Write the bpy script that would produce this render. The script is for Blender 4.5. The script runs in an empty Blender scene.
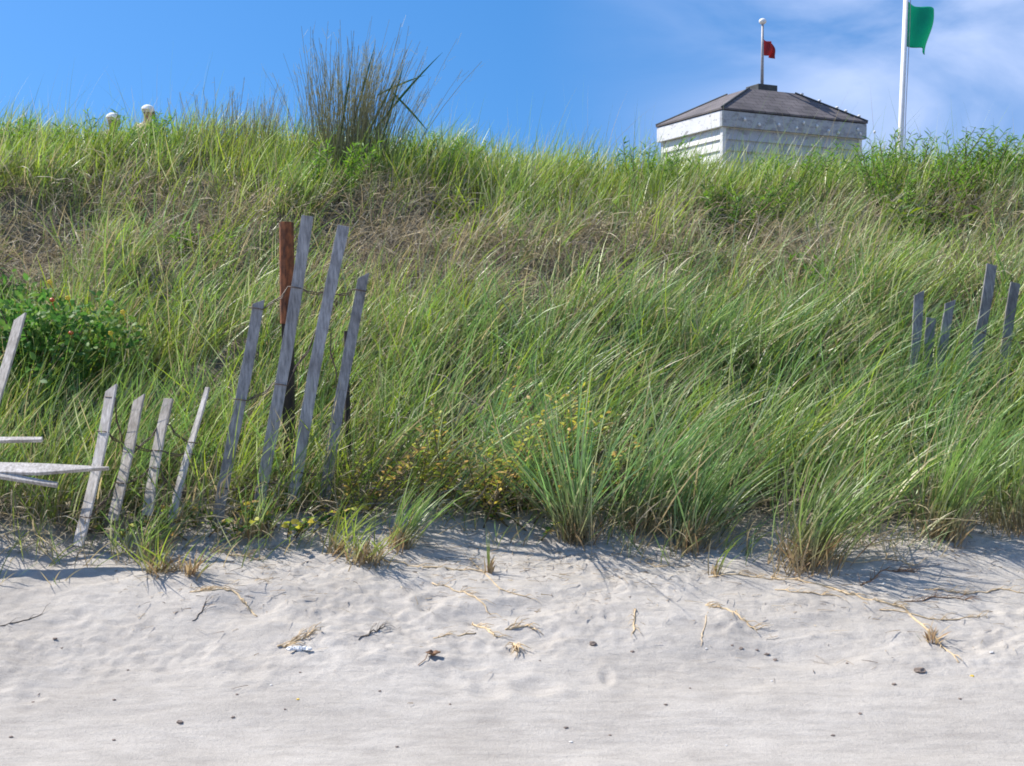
import bpy, math, random
import numpy as np
from mathutils import Vector, Matrix

random.seed(7)
RNG = np.random.default_rng(11)
R = math.radians
scene = bpy.context.scene
COL = scene.collection

# ------------------------------------------------------------------ noise / terrain
def _hash(ix, iy, seed):
    n = (ix.astype(np.int64) * 374761393 + iy.astype(np.int64) * 668265263 + seed * 69069) & 0xFFFFFFFF
    n = ((n ^ (n >> 13)) * 1274126177) & 0xFFFFFFFF
    n = n ^ (n >> 16)
    return (n & 0xFFFF) / 65535.0

def vnoise(x, y, seed=0):
    x = np.asarray(x, float); y = np.asarray(y, float)
    ix = np.floor(x); iy = np.floor(y)
    fx = x - ix; fy = y - iy
    fx = fx * fx * fx * (fx * (fx * 6 - 15) + 10); fy = fy * fy * fy * (fy * (fy * 6 - 15) + 10)
    a = _hash(ix, iy, seed); b = _hash(ix + 1, iy, seed)
    c = _hash(ix, iy + 1, seed); d = _hash(ix + 1, iy + 1, seed)
    return (a * (1 - fx) + b * fx) * (1 - fy) + (c * (1 - fx) + d * fx) * fy

def fbm(x, y, seed=0, octv=4):
    s = 0; a = 0.5; t = 0
    for k in range(octv):
        s = s + a * vnoise(x, y, seed + 17 * k); t += a
        x = x * 2.03 + 3.1; y = y * 2.03 + 1.7; a *= 0.5
    return s / t

def sstep(a, b, x):
    t = np.clip((x - a) / (b - a), 0, 1)
    return t * t * (3 - 2 * t)

_py = np.array([-400, -60, -15, 0, 3.0, 3.85, 4.4, 4.9, 5.3, 5.6, 6.0, 7.0, 8.0, 9.0, 9.7, 10.4, 11.5, 14, 30, 800])
_pz = np.array([-2.2, -2.0, -.6, -.06, -.02, .02, .14, .28, .38, .45, .60, 1.15, 1.67, 2.17, 2.50, 2.66, 2.68, 2.62, 2.50, 2.4])
_fy = np.linspace(-8, 24, 3201)
_fz = np.interp(_fy, _py, _pz)
_k = np.exp(-np.linspace(-2.2, 2.2, 61) ** 2); _k /= _k.sum()
_fz = np.convolve(np.pad(_fz, 30, 'edge'), _k, 'valid')

def profile(y):
    y = np.asarray(y, float)
    return np.where((y > -7.5) & (y < 23.5), np.interp(y, _fy, _fz), np.interp(y, _py, _pz))

# footprints and scuffs pressed into the sand: x, y, radius x, radius y, depth
DENTS = []
for _ in range(80):
    DENTS.append((random.uniform(-3.6, 3.6), random.uniform(4.2, 5.55), random.uniform(.02, .075), random.uniform(.02, .06), random.uniform(.003, .012)))
for _ in range(40):
    DENTS.append((random.uniform(-2.6, 2.6), random.uniform(4.5, 5.3), random.uniform(.08, .2), random.uniform(.05, .11), random.uniform(.005, .014)))

def height(x, y, fine=False):
    x = np.asarray(x, float); y = np.asarray(y, float)
    yo = y + 0.16 * (fbm(x * .8, y * 0 + 4, 3, 2) - .5) * sstep(4.2, 5.2, y) * 2
    z = profile(yo)
    crest = sstep(6.5, 9.8, y)
    z = z + crest * (0.185 * sstep(.5, -3.2, x) - 0.085 * sstep(-1, 1.5, x))
    z = z + (fbm(x * 1.1, y * 1.1, 5, 3) - .5) * 0.22 * sstep(5.7, 7, y)
    z = z + (fbm(x * 1.9, y * 1.9, 7, 2) - .5) * 0.50 * sstep(6.4, 7.2, y) * sstep(9.6, 8.8, y)
    z = z + (fbm(x * .09, y * .09, 9, 3) - .5) * 1.2 * sstep(24, 60, y)
    sand = sstep(3.9, 4.7, y) * (1 - sstep(5.9, 6.6, y))
    z = z + (fbm(x * 1.3, y * 1.6, 21, 2) - .5) * 0.10 * sand
    if fine:
        near = sstep(7.0, 6.0, y) * sstep(1.5, 3, y)
        z = z + (fbm(x * 3.0, y * 8, 31, 3) - .5) * 0.012 * near
        z = z + (fbm(x * 5, y * 7, 33, 3) - .5) * 0.022 * sand
        z = z + np.abs(fbm(x * 20, y * 26, 35, 2) - .5) * 0.012 * sand
        rg = sstep(4.15, 4.6, y) * sstep(6.4, 5.8, y) * (.25 + 1.3 * sstep(.42, .62, fbm(x * 1.7, y * 2.5, 36, 2)))
        z = z + (np.maximum(fbm(x * 16, y * 20, 37, 3) - .45, 0)) * 0.016 * rg
        z = z + (fbm(x * 38, y * 45, 38, 2) - .5) * 0.008 * rg
        z = z + np.maximum(vnoise(x * 70, y * 75, 39) - .72, 0) * 0.022 * rg
        for (dx, dy, rx, ry, d) in DENTS:
            m = (np.abs(x - dx) < rx * 3) & (np.abs(y - dy) < ry * 3)
            if m.any():
                q = ((x[m] - dx) / rx) ** 2 + ((y[m] - dy) / ry) ** 2
                z[m] = z[m] - d * np.exp(-q) + d * .5 * np.exp(-(np.sqrt(q) - 1.5) ** 2 * 4)
    return z

# ------------------------------------------------------------------ camera
W, H, F = 1024, 766, 1200.0
EYE = Vector((0, 0, 1.4))
HORIZON = 330
PITCH = math.atan((HORIZON - H / 2) / F)         # slightly down
cam = bpy.data.cameras.new('Camera')
cam.sensor_fit = 'HORIZONTAL'; cam.sensor_width = 36
cam.lens = 36 * F / W
cam.clip_start = .05; cam.clip_end = 3000
camo = bpy.data.objects.new('Camera', cam); COL.objects.link(camo)
camo.location = EYE
camo.rotation_euler = (math.pi / 2 + PITCH, 0, 0)
scene.camera = camo
_cR = camo.rotation_euler.to_matrix()

def ray(px, py):
    return (_cR @ Vector(((px - W / 2) / F, -(py - H / 2) / F, -1))).normalized()

def at(px, py, Y):
    d = ray(px, py); return EYE + d * (Y / d.y)

def on_ground(px, py):
    d = ray(px, py); t = np.arange(3.0, 16, .004)
    X = EYE.x + d.x * t; Yv = EYE.y + d.y * t; Z = EYE.z + d.z * t
    below = np.nonzero(Z < height(X, Yv))[0]
    i = below[0] if len(below) else len(t) - 1
    x, y = X[i], Yv[i]
    return Vector((x, y, gz(x, y)))

def gz(x, y):
    return float(height(np.array([x]), np.array([y]), True)[0])

def ground_at(px, Y):
    x = at(px, 400, Y).x
    return Vector((x, Y, gz(x, Y)))

# ------------------------------------------------------------------ node helpers
def mat(name):
    m = bpy.data.materials.new(name); m.use_nodes = True
    nt = m.node_tree; b = nt.nodes['Principled BSDF']
    return m, nt, b

def N(nt, t, **kw):
    n = nt.nodes.new(t)
    for k, v in kw.items():
        if k in n.inputs: n.inputs[k].default_value = v
        else: setattr(n, k, v)
    return n

def ramp(nt, fac, stops):
    r = nt.nodes.new('ShaderNodeValToRGB')
    e = r.color_ramp.elements
    while len(e) < len(stops): e.new(.5)
    for el, (p, c) in zip(e, stops):
        el.position = p; el.color = (*c, 1) if len(c) == 3 else c
    nt.links.new(fac, r.inputs[0]); return r

def mixc(nt, fac, a, b, mode='MIX'):
    m = nt.nodes.new('ShaderNodeMix'); m.data_type = 'RGBA'; m.blend_type = mode
    for s, v in ((0, fac), (6, a), (7, b)):
        if hasattr(v, 'is_output'): nt.links.new(v, m.inputs[s])
        elif s == 0: m.inputs[0].default_value = v
        else: m.inputs[s].default_value = (*v, 1)
    return m.outputs[2]

def bump(nt, b, hgt, strength, dist):
    n = nt.nodes.new('ShaderNodeBump'); n.inputs['Strength'].default_value = strength; n.inputs['Distance'].default_value = dist
    nt.links.new(hgt, n.inputs['Height']); nt.links.new(n.outputs[0], b.inputs['Normal']); return n

def plain(name, c, rough=.6, var=.25, scale=20, stretch=(1, 1, 1), bmp=0):
    m, nt, b = mat(name)
    tc = N(nt, 'ShaderNodeTexCoord'); mp = N(nt, 'ShaderNodeMapping'); mp.inputs['Scale'].default_value = stretch
    nt.links.new(tc.outputs['Object'], mp.inputs[0])
    n = N(nt, 'ShaderNodeTexNoise', Scale=scale, Detail=5.0); nt.links.new(mp.outputs[0], n.inputs['Vector'])
    lo = tuple(v * (1 - var) for v in c); hi = tuple(min(1, v * (1 + var)) for v in c)
    r = ramp(nt, n.outputs[0], [(.3, lo), (.7, hi)])
    nt.links.new(r.outputs[0], b.inputs['Base Color']); b.inputs['Roughness'].default_value = rough
    if bmp: bump(nt, b, n.outputs[0], bmp, .01)
    return m

def leafy(name, rough=.38, trans=.35, spec=.5):
    m, nt, b = mat(name)
    a = N(nt, 'ShaderNodeAttribute', attribute_name='Col')
    nt.links.new(a.outputs['Color'], b.inputs['Base Color'])
    b.inputs['Roughness'].default_value = rough
    b.inputs['Specular IOR Level'].default_value = spec
    t = N(nt, 'ShaderNodeBsdfTranslucent')
    hs = N(nt, 'ShaderNodeHueSaturation', Saturation=1.1, Value=1.25); nt.links.new(a.outputs['Color'], hs.inputs['Color'])
    nt.links.new(hs.outputs[0], t.inputs[0])
    mx = N(nt, 'ShaderNodeMixShader'); mx.inputs[0].default_value = trans
    nt.links.new(b.outputs[0], mx.inputs[1]); nt.links.new(t.outputs[0], mx.inputs[2])
    nt.links.new(mx.outputs[0], nt.nodes['Material Output'].inputs['Surface'])
    return m

M = {}
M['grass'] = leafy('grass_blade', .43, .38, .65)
M['dry'] = leafy('dry_grass', .6, .22, .3)
M['leaf'] = leafy('broad_leaf', .55, .38, .25)

# sand, turning into litter-covered sand under the plants
m, nt, b = mat('sand'); M['sand'] = m
tc = N(nt, 'ShaderNodeTexCoord')
n1 = N(nt, 'ShaderNodeTexNoise', Scale=2.2, Detail=6.0, Roughness=.6); nt.links.new(tc.outputs['Object'], n1.inputs['Vector'])
n2 = N(nt, 'ShaderNodeTexNoise', Scale=420.0, Detail=2.0); nt.links.new(tc.outputs['Object'], n2.inputs['Vector'])
mp = N(nt, 'ShaderNodeMapping'); mp.inputs['Scale'].default_value = (2.2, 9, 1); nt.links.new(tc.outputs['Object'], mp.inputs[0])
n3 = N(nt, 'ShaderNodeTexNoise', Scale=3.5, Detail=7.0, Roughness=.62); nt.links.new(mp.outputs[0], n3.inputs['Vector'])
n4 = N(nt, 'ShaderNodeTexNoise', Scale=60.0, Detail=4.0); nt.links.new(tc.outputs['Object'], n4.inputs['Vector'])
c1 = ramp(nt, n1.outputs[0], [(.3, (.42, .392, .356)), (.7, (.53, .50, .458))])
c2 = ramp(nt, n2.outputs[0], [(.30, (.60, .57, .54)), (.46, (1, 1, 1)), (.7, (1.12, 1.1, 1.08))])
c3 = ramp(nt, n3.outputs[0], [(.3, (.84, .832, .826)), (.58, (1.04, 1.038, 1.03))])
cc = mixc(nt, 1.0, c1.outputs[0], c2.outputs[0], 'MULTIPLY')
cc = mixc(nt, 1.0, cc, c3.outputs[0], 'MULTIPLY')
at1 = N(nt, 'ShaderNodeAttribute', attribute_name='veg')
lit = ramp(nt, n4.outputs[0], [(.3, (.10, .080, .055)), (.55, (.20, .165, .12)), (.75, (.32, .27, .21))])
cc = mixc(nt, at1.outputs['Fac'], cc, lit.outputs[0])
nt.links.new(cc, b.inputs['Base Color']); b.inputs['Roughness'].default_value = .9; b.inputs['Specular IOR Level'].default_value = .2
ad = N(nt, 'ShaderNodeMath', operation='MULTIPLY_ADD'); nt.links.new(n3.outputs[0], ad.inputs[0]); ad.inputs[1].default_value = 1.6; nt.links.new(n2.outputs[0], ad.inputs[2])
ad2 = N(nt, 'ShaderNodeMath', operation='MULTIPLY_ADD'); nt.links.new(n4.outputs[0], ad2.inputs[0]); ad2.inputs[1].default_value = .8; nt.links.new(ad.outputs[0], ad2.inputs[2])
bump(nt, b, ad2.outputs[0], .65, .008)

def wood(name, lo, hi, rough=.8, stretch=(30, 30, 3)):
    m, nt, b = mat(name)
    tc = N(nt, 'ShaderNodeTexCoord'); mp = N(nt, 'ShaderNodeMapping'); mp.inputs['Scale'].default_value = stretch
    nt.links.new(tc.outputs['Object'], mp.inputs[0])
    n = N(nt, 'ShaderNodeTexNoise', Scale=3.0, Detail=8.0, Roughness=.65); nt.links.new(mp.outputs[0], n.inputs['Vector'])
    n2 = N(nt, 'ShaderNodeTexNoise', Scale=7.0, Detail=3.0); nt.links.new(tc.outputs['Object'], n2.inputs['Vector'])
    r = ramp(nt, n.outputs[0], [(.25, tuple(v * .55 for v in lo)), (.40, lo), (.66, hi)])
    r2 = ramp(nt, n2.outputs[0], [(.32, (.70, .68, .66)), (.5, (.97, .97, .96)), (.7, (1.12, 1.12, 1.12))])
    oi = N(nt, 'ShaderNodeObjectInfo')
    rr = ramp(nt, oi.outputs['Random'], [(0, (.85, .84, .83)), (1, (1.12, 1.12, 1.14))])
    c = mixc(nt, 1.0, r.outputs[0], r2.outputs[0], 'MULTIPLY'); c = mixc(nt, 1.0, c, rr.outputs[0], 'MULTIPLY')
    nt.links.new(c, b.inputs['Base Color']); b.inputs['Roughness'].default_value = rough
    bump(nt, b, n.outputs[0], .5, .003); return m

M['slat'] = wood('weathered_cedar', (.22, .215, .21), (.42, .405, .39))
M['slat_dark'] = wood('grey_cedar', (.15, .15, .155), (.29, .285, .28))
M['slat_pale'] = wood('pale_cedar', (.36, .33, .295), (.64, .60, .555))  # paler cedar tone for the left-hand slats
M['rust'] = wood('rusty_iron', (.10, .035, .015), (.34, .115, .04), .85, (14, 14, 6))
M['dark_post'] = wood('dark_stake', (.02, .016, .013), (.06, .045, .035))
M['wire'] = plain('wire', (.10, .065, .045), .55, .3, 60)
M['straw'] = plain('straw', (.60, .45, .26), .6, .35, 30)
M['twig'] = plain('twig', (.10, .08, .06), .8, .4, 40)
M['stone'] = plain('stone', (.20, .155, .125), .8, .4, 60, bmp=.3)
M['stone_pale'] = plain('pale_shell', (.72, .70, .66), .5, .12, 60)
M['dead_leaf'] = plain('dead_leaf', (.22, .12, .06), .7, .4, 50)
M['plastic'] = plain('white_plastic', (.80, .79, .76), .35, .08, 40)
M['pole_white'] = plain('white_pole_paint', (.80, .79, .77), .35, .06, 9)
M['pole_grey'] = plain('galvanised_pole', (.35, .33, .33), .45, .2, 14)
M['green_flag'] = plain('green_flag_cloth', (.0, .235, .115), .75, .1, 8)
M['red_flag'] = plain('red_flag_cloth', (.42, .035, .035), .75, .3, 30)
def cloth(name, c, t):
    m = plain(name, c, .75, .1, 8); nt = m.node_tree; b = nt.nodes['Principled BSDF']
    tr = N(nt, 'ShaderNodeBsdfTranslucent'); tr.inputs[0].default_value = (*c, 1)
    mx = N(nt, 'ShaderNodeMixShader'); mx.inputs[0].default_value = t
    nt.links.new(b.outputs[0], mx.inputs[1]); nt.links.new(tr.outputs[0], mx.inputs[2]); nt.links.new(mx.outputs[0], nt.nodes['Material Output'].inputs['Surface'])
    return m
M['green_flag'] = cloth('green_flag_cloth', (0, .46, .285), .55); M['red_flag'] = cloth('red_flag_cloth', (.46, .06, .06), .5)
M['hip'] = plain('rose_hip', (.55, .09, .02), .3, .2, 30)
M['yellow'] = plain('yellow_petal', (.75, .52, .04), .6, .15, 30)
M['stem'] = plain('plant_stem', (.13, .10, .055), .8, .3, 40)
M['cap'] = plain('white_cap_cloth', (.82, .82, .80), .8, .05, 30)
M['skin'] = plain('skin', (.46, .28, .19), .55, .08, 20)
M['hair'] = plain('hair', (.035, .025, .02), .6, .3, 60)
M['shirt'] = plain('teal_shirt', (.16, .32, .34), .85, .15, 20)
M['shorts'] = plain('navy_shorts', (.05, .06, .10), .85, .2, 20)

# shack paint, peeling
def peel(name, paint, bare, amount):
    m, nt, b = mat(name)
    tc = N(nt, 'ShaderNodeTexCoord'); mp = N(nt, 'ShaderNodeMapping'); mp.inputs['Scale'].default_value = (1, 1, 2.2)
    nt.links.new(tc.outputs['Object'], mp.inputs[0])
    n = N(nt, 'ShaderNodeTexNoise', Scale=6.0, Detail=9.0, Roughness=.72); nt.links.new(mp.outputs[0], n.inputs['Vector'])
    n2 = N(nt, 'ShaderNodeTexNoise', Scale=2.0, Detail=4.0); nt.links.new(tc.outputs['Object'], n2.inputs['Vector'])
    r = ramp(nt, n.outputs[0], [(amount, bare), (amount + .05, paint)])
    r2 = ramp(nt, n2.outputs[0], [(.3, (.86, .87, .88)), (.7, (1, 1, 1))])
    nt.links.new(mixc(nt, 1.0, r.outputs[0], r2.outputs[0], 'MULTIPLY'), b.inputs['Base Color'])
    b.inputs['Roughness'].default_value = .7; bump(nt, b, n.outputs[0], .3, .01); return m
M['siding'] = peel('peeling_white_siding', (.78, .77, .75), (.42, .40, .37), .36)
M['fascia_shaded'] = peel('shaded_grey_fascia', (.42, .44, .46), (.30, .305, .32), .45)  # greyer copy of the fascia paint: shade on the front eave put into colour
M['siding_shaded'] = peel('shaded_grey_siding', (.46, .48, .51), (.32, .32, .335), .40)  # darker copy of the siding, painting in the shade on the front wall
M['fascia'] = peel('peeling_white_fascia', (.76, .76, .76), (.36, .34, .32), .38)
# shingles
m, nt, b = mat('shingle_roof'); M['roof'] = m
tc = N(nt, 'ShaderNodeTexCoord')
br = N(nt, 'ShaderNodeTexBrick', Scale=1.0); br.inputs['Brick Width'].default_value = .28; br.inputs['Row Height'].default_value = .13
br.inputs['Mortar Size'].default_value = .006; br.inputs['Color1'].default_value = (.115, .105, .108, 1); br.inputs['Color2'].default_value = (.165, .15, .152, 1); br.inputs['Mortar'].default_value = (.04, .035, .035, 1)
nt.links.new(tc.outputs['UV'], br.inputs['Vector'])
n = N(nt, 'ShaderNodeTexNoise', Scale=3.0, Detail=8.0); nt.links.new(tc.outputs['Object'], n.inputs['Vector'])
r = ramp(nt, n.outputs[0], [(.3, (.75, .74, .74)), (.7, (1.25, 1.2, 1.18))])
nt.links.new(mixc(nt, 1.0, br.outputs[0], r.outputs[0], 'MULTIPLY'), b.inputs['Base Color']); b.inputs['Roughness'].default_value = .9
bump(nt, b, br.outputs['Fac'], -.4, .01)
M['roof_trim'] = plain('dark_roof_trim', (.05, .055, .055), .7, .3, 9)

# ------------------------------------------------------------------ mesh helpers
def link(name, me, parent=None, material=None):
    o = bpy.data.objects.new(name, me); COL.objects.link(o)
    if material: me.materials.append(material)
    if parent: o.parent = parent
    return o

def tag(o, label, cat, group=None, kind=None):
    if label: o['label'] = label
    if cat: o['category'] = cat
    if group: o['group'] = group
    if kind: o['kind'] = kind
    return o

def empty(name, loc):
    o = bpy.data.objects.new(name, None); COL.objects.link(o); o.location = loc
    o.empty_display_size = .1
    return o

def quad_mesh(name, V, Q, color=None):
    me = bpy.data.meshes.new(name)
    V = np.ascontiguousarray(V, np.float32); Q = np.ascontiguousarray(Q, np.int32)
    me.vertices.add(len(V)); me.vertices.foreach_set('co', V.ravel())
    me.loops.add(Q.size); me.loops.foreach_set('vertex_index', Q.ravel())
    me.polygons.add(len(Q)); me.polygons.foreach_set('loop_start', np.arange(0, Q.size, 4, dtype=np.int32))
    if color is not None:
        a = me.attributes.new('Col', 'FLOAT_COLOR', 'POINT')
        c = np.ones((len(V), 4), np.float32); c[:, :3] = color; a.data.foreach_set('color', c.ravel())
    me.update(calc_edges=True); return me

def norm(v):
    return v / np.maximum(np.linalg.norm(v, axis=-1, keepdims=True), 1e-9)

def strips(root, d0, d1, length, width, col0, col1, segs=5, pw=1.3, shape='blade', side=None, origin=(0, 0, 0)):
    """N curved ribbons. d0/d1: direction at base / tip; col0/col1 colours at base / tip."""
    n = len(root)
    side2 = None
    if side is None:
        side = RNG.normal(size=(n, 3)); side[:, 2] *= .3
        side2 = side + RNG.normal(size=(n, 3)) * .9
    P = np.zeros((n, segs + 1, 3)); p = np.array(root, float); P[:, 0] = p
    D = []
    for k in range(segs):
        s = ((k + .5) / segs) ** pw
        d = norm(d0 * (1 - s) + d1 * s); D.append(d)
        p = p + d * (length / segs)[:, None]; P[:, k + 1] = p
    D.append(D[-1])
    V = np.zeros((n, segs + 1, 2, 3)); C = np.zeros((n, segs + 1, 2, 3))
    for k in range(segs + 1):
        t = k / segs
        if shape == 'blade': w = .75 + .25 * t if t < .35 else max(.06, 1 - ((t - .35) / .65) ** 1.8)
        elif shape == 'leaf': w = max(.08, math.sin(math.pi * min(1, .06 + .94 * t)) ** .8)
        elif shape == 'rod': w = 1 - .5 * t
        sv = side if side2 is None else side * (1 - t) + side2 * t
        sd = norm(np.cross(D[k], np.cross(sv, D[k])))
        hw = (width * w * .5)[:, None] * sd
        V[:, k, 0] = P[:, k] - hw; V[:, k, 1] = P[:, k] + hw
        C[:, k, :] = (col0 * (1 - t) + col1 * t)[:, None, :]
    V = V.reshape(-1, 3) - np.array(origin)
    base = (np.arange(n) * (segs + 1) * 2)[:, None, None]
    k = np.arange(segs)[None, :, None] * 2
    Q = (base + k + np.array([0, 1, 3, 2])[None, None, :]).reshape(-1, 4)
    return V, Q, C.reshape(-1, 3)

def merge(parts):
    Vs, Qs, Cs = [], [], []; o = 0
    for V, Q, C in parts:
        Vs.append(V); Qs.append(Q + o); Cs.append(C); o += len(V)
    return np.concatenate(Vs), np.concatenate(Qs), np.concatenate(Cs)

def foliage(name, parts, material, parent=None):
    V, Q, C = merge(parts)
    return link(name, quad_mesh(name, V, Q, C), parent, material)

class MB:
    def __init__(s): s.v = []; s.f = []
    def add(s, vs, fs):
        o = len(s.v); s.v += [tuple(v) for v in vs]; s.f += [tuple(i + o for i in f) for f in fs]
    def box(s, c, size, rot=None):
        c = Vector(c); h = Vector(size) / 2; vs = []
        for x in (-1, 1):
            for y in (-1, 1):
                for z in (-1, 1):
                    v = Vector((x * h.x, y * h.y, z * h.z)); vs.append(c + (rot @ v if rot else v))
        s.add(vs, [(0, 1, 3, 2), (4, 6, 7, 5), (0, 4, 5, 1), (2, 3, 7, 6), (0, 2, 6, 4), (1, 5, 7, 3)])
    def tube(s, pts, r, n=7):
        pts = [Vector(p) for p in pts]; rs = r if isinstance(r, (list, tuple)) else [r] * len(pts)
        rings = []
        for i, p in enumerate(pts):
            d = (pts[min(i + 1, len(pts) - 1)] - pts[max(i - 1, 0)]).normalized()
            u = d.cross(Vector((0, 0, 1)) if abs(d.z) < .95 else Vector((1, 0, 0))).normalized(); w = d.cross(u)
            rings.append([p + (u * math.cos(2 * math.pi * k / n) + w * math.sin(2 * math.pi * k / n)) * rs[i] for k in range(n)])
        vs = [v for g in rings for v in g]; fs = []
        for i in range(len(pts) - 1):
            for k in range(n):
                a, b_ = i * n + k, i * n + (k + 1) % n; fs.append((a, b_, b_ + n, a + n))
        fs.append(tuple(range(n - 1, -1, -1))); fs.append(tuple((len(pts) - 1) * n + k for k in range(n)))
        s.add(vs, fs)
    def blob(s, c, rad, n=8, m=6, rough=0, seed=0):
        rd = random.Random(seed); c = Vector(c); rad = Vector(rad); vs = [c + Vector((0, 0, -rad.z))]; fs = []
        for i in range(1, m):
            a = math.pi * i / m - math.pi / 2
            for k in range(n):
                b_ = 2 * math.pi * k / n; q = 1 + rd.uniform(-rough, rough)
                vs.append(c + Vector((math.cos(a) * math.cos(b_) * rad.x * q, math.cos(a) * math.sin(b_) * rad.y * q, math.sin(a) * rad.z * q)))
        vs.append(c + Vector((0, 0, rad.z))); top = len(vs) - 1
        for k in range(n):
            fs.append((0, 1 + (k + 1) % n, 1 + k)); fs.append((top, top - n + k, top - n + (k + 1) % n))
        for i in range(m - 2):
            for k in range(n):
                a = 1 + i * n + k; b_ = 1 + i * n + (k + 1) % n; fs.append((a, b_, b_ + n, a + n))
        s.add(vs, fs)
    def build(s, name, material, parent=None, loc=None, smooth=False, bevel=0):
        me = bpy.data.meshes.new(name)
        off = Vector(loc) if loc is not None else (parent.location if parent is not None and parent.parent is None else Vector((0, 0, 0)))
        me.from_pydata([tuple(Vector(v) - off) for v in s.v], [], s.f); me.validate(); me.update()
        me.polygons.foreach_set('use_smooth', [smooth] * len(me.polygons))
        o = link(name, me, parent, material)
        if loc is not None and parent is None: o.location = loc
        if bevel:
            bm = o.modifiers.new('Bevel', 'BEVEL'); bm.width = bevel; bm.segments = 2
        return o

# ------------------------------------------------------------------ ground: one sheet
def axis(lo, hi, step, outer):
    core = list(np.arange(lo, hi + 1e-6, step)); s = step; v = hi
    right = []
    while v < outer[1]: s *= 1.16; v += s; right.append(v)
    s = step; v = lo; left = []
    while v > outer[0]: s *= 1.16; v -= s; left.append(v)
    return np.array(left[::-1] + core + right)
gx = axis(-3.1, 3.1, .0125, (-500, 500)); gy = axis(3.5, 6.0, .0125, (-400, 800))
X, Y = np.meshgrid(gx, gy); shp = X.shape
Z = height(X.ravel(), Y.ravel(), True).reshape(shp)
V = np.stack([X, Y, Z], -1).reshape(-1, 3)
ii = np.arange(shp[0] - 1)[:, None] * shp[1] + np.arange(shp[1] - 1)[None, :]
Q = np.stack([ii, ii + 1, ii + 1 + shp[1], ii + shp[1]], -1).reshape(-1, 4)
me = quad_mesh('ground', V, Q)
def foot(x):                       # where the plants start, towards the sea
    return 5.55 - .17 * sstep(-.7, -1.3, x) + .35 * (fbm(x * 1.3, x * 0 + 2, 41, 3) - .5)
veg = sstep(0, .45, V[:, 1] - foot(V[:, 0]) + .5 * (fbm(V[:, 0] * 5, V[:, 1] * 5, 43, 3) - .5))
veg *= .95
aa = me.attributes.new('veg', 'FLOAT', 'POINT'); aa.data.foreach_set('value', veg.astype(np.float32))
g = link('ground', me, None, M['sand']); tag(g, 'pale grey beach sand rising into a grassy dune', 'sand', kind='structure')

# ------------------------------------------------------------------ dune grass
WIND = np.array([1.0, -.12, 0])
UP = np.array([0, 0, 1.0])
def C3(*c): return np.array(c, float)
GREEN = C3(.19, .335, .08); BLUEG = C3(.145, .305, .105); YELG = C3(.31, .42, .06); PALE_GLINT = C3(.46, .53, .29); STRAW = C3(.52, .44, .26); TAN = C3(.41, .335, .21); BROWN = C3(.22, .155, .09); GREYT = C3(.40, .36, .28)

def grass_clumps(cx, cy, per, hmin, hmax, wind, fan, droop, mixw, w=(.0035, .0062), segs=5, dry=.08, spread=.09, hmul=None):
    """cx, cy clump centres; mixw: weights of GREEN, BLUEG, YELG"""
    n = len(cx); idx = np.repeat(np.arange(n), per); k = len(idx)
    rx = cx[idx] + RNG.normal(size=k) * spread; ry = cy[idx] + RNG.normal(size=k) * spread
    rz = height(rx, ry) - .015
    root = np.stack([rx, ry, rz], -1)
    fanv = RNG.normal(size=(k, 3)) * fan; fanv[:, 2] = 0
    cfan = RNG.normal(size=(n, 3)) * fan * .55; cfan[:, 2] = 0; fanv = fanv + cfan[idx]
    cw = (wind[0] + (wind[1] - wind[0]) * RNG.random(n))[idx] * RNG.uniform(.6, 1.35, k)
    d0 = norm(UP + fanv + .35 * cw[:, None] * WIND)
    d1 = norm(UP * (1 - droop * RNG.random(k))[:, None] + fanv * 1.6 + (1.25 * cw)[:, None] * WIND)
    chs = (hmin + (hmax - hmin) * RNG.random(n))
    if hmul is not None: chs = chs * hmul
    L = chs[idx] * RNG.uniform(.55, 1.12, k)
    wd = RNG.uniform(w[0], w[1], k)
    pal = np.stack([GREEN, BLUEG, YELG]); cl = RNG.choice(3, size=n, p=mixw)
    mixr = np.clip(RNG.normal(.0, .25, k), -.4, .6)[:, None]
    base = pal[cl][idx] * (1 - np.abs(mixr)) + pal[RNG.choice(3, size=k, p=mixw)] * np.abs(mixr)
    base = base * RNG.uniform(.6, 1.38, (k, 1)) * RNG.uniform(.78, 1.2, n)[idx][:, None]
    isdry = RNG.random(k) < dry
    base[isdry] = STRAW * RNG.uniform(.6, 1.25, (isdry.sum(), 1))
    pale = RNG.random(k) < .13  # pale glaucous share of blades, coloured to add whitish glints
    base[pale] = PALE_GLINT * RNG.uniform(.7, 1.2, (pale.sum(), 1))
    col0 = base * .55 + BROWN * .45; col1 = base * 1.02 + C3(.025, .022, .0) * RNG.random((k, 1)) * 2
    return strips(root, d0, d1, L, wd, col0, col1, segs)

def scatter(n, x0, x1, y0, y1, dens=None):
    x = RNG.uniform(x0, x1, n); y = RNG.uniform(y0, y1, n)
    if dens is not None:
        keep = RNG.random(n) < dens(x, y); x, y = x[keep], y[keep]
    return x, y

XW = 6.2
PATCH = []
for (px, py, r) in ((400, 240, 58), (350, 280, 42), (505, 285, 62), (590, 265, 50), (700, 250, 50), (775, 258, 62), (835, 225, 46), (195, 240, 42), (60, 240, 38), (125, 205, 30), (945, 235, 34), (640, 300, 34), (430, 275, 40), (20, 275, 34)):
    c = on_ground(px, py); PATCH.append((c.x, c.y, r / F * c.y * 1.05, r / F * c.y * 1.35))
def patch(x, y):
    s_ = np.zeros_like(x)
    for (cx_, cy_, rx_, ry_) in PATCH:
        s_ = np.maximum(s_, np.exp(-(((x - cx_) / rx_) ** 2 + ((y - cy_) / ry_) ** 2) * 1.1))
    return np.clip(s_ * 1.3 + (fbm(x * 3.4, y * 3.4, 99, 3) - .5) * 1.1 * (s_ > .12), 0, 1)
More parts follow.
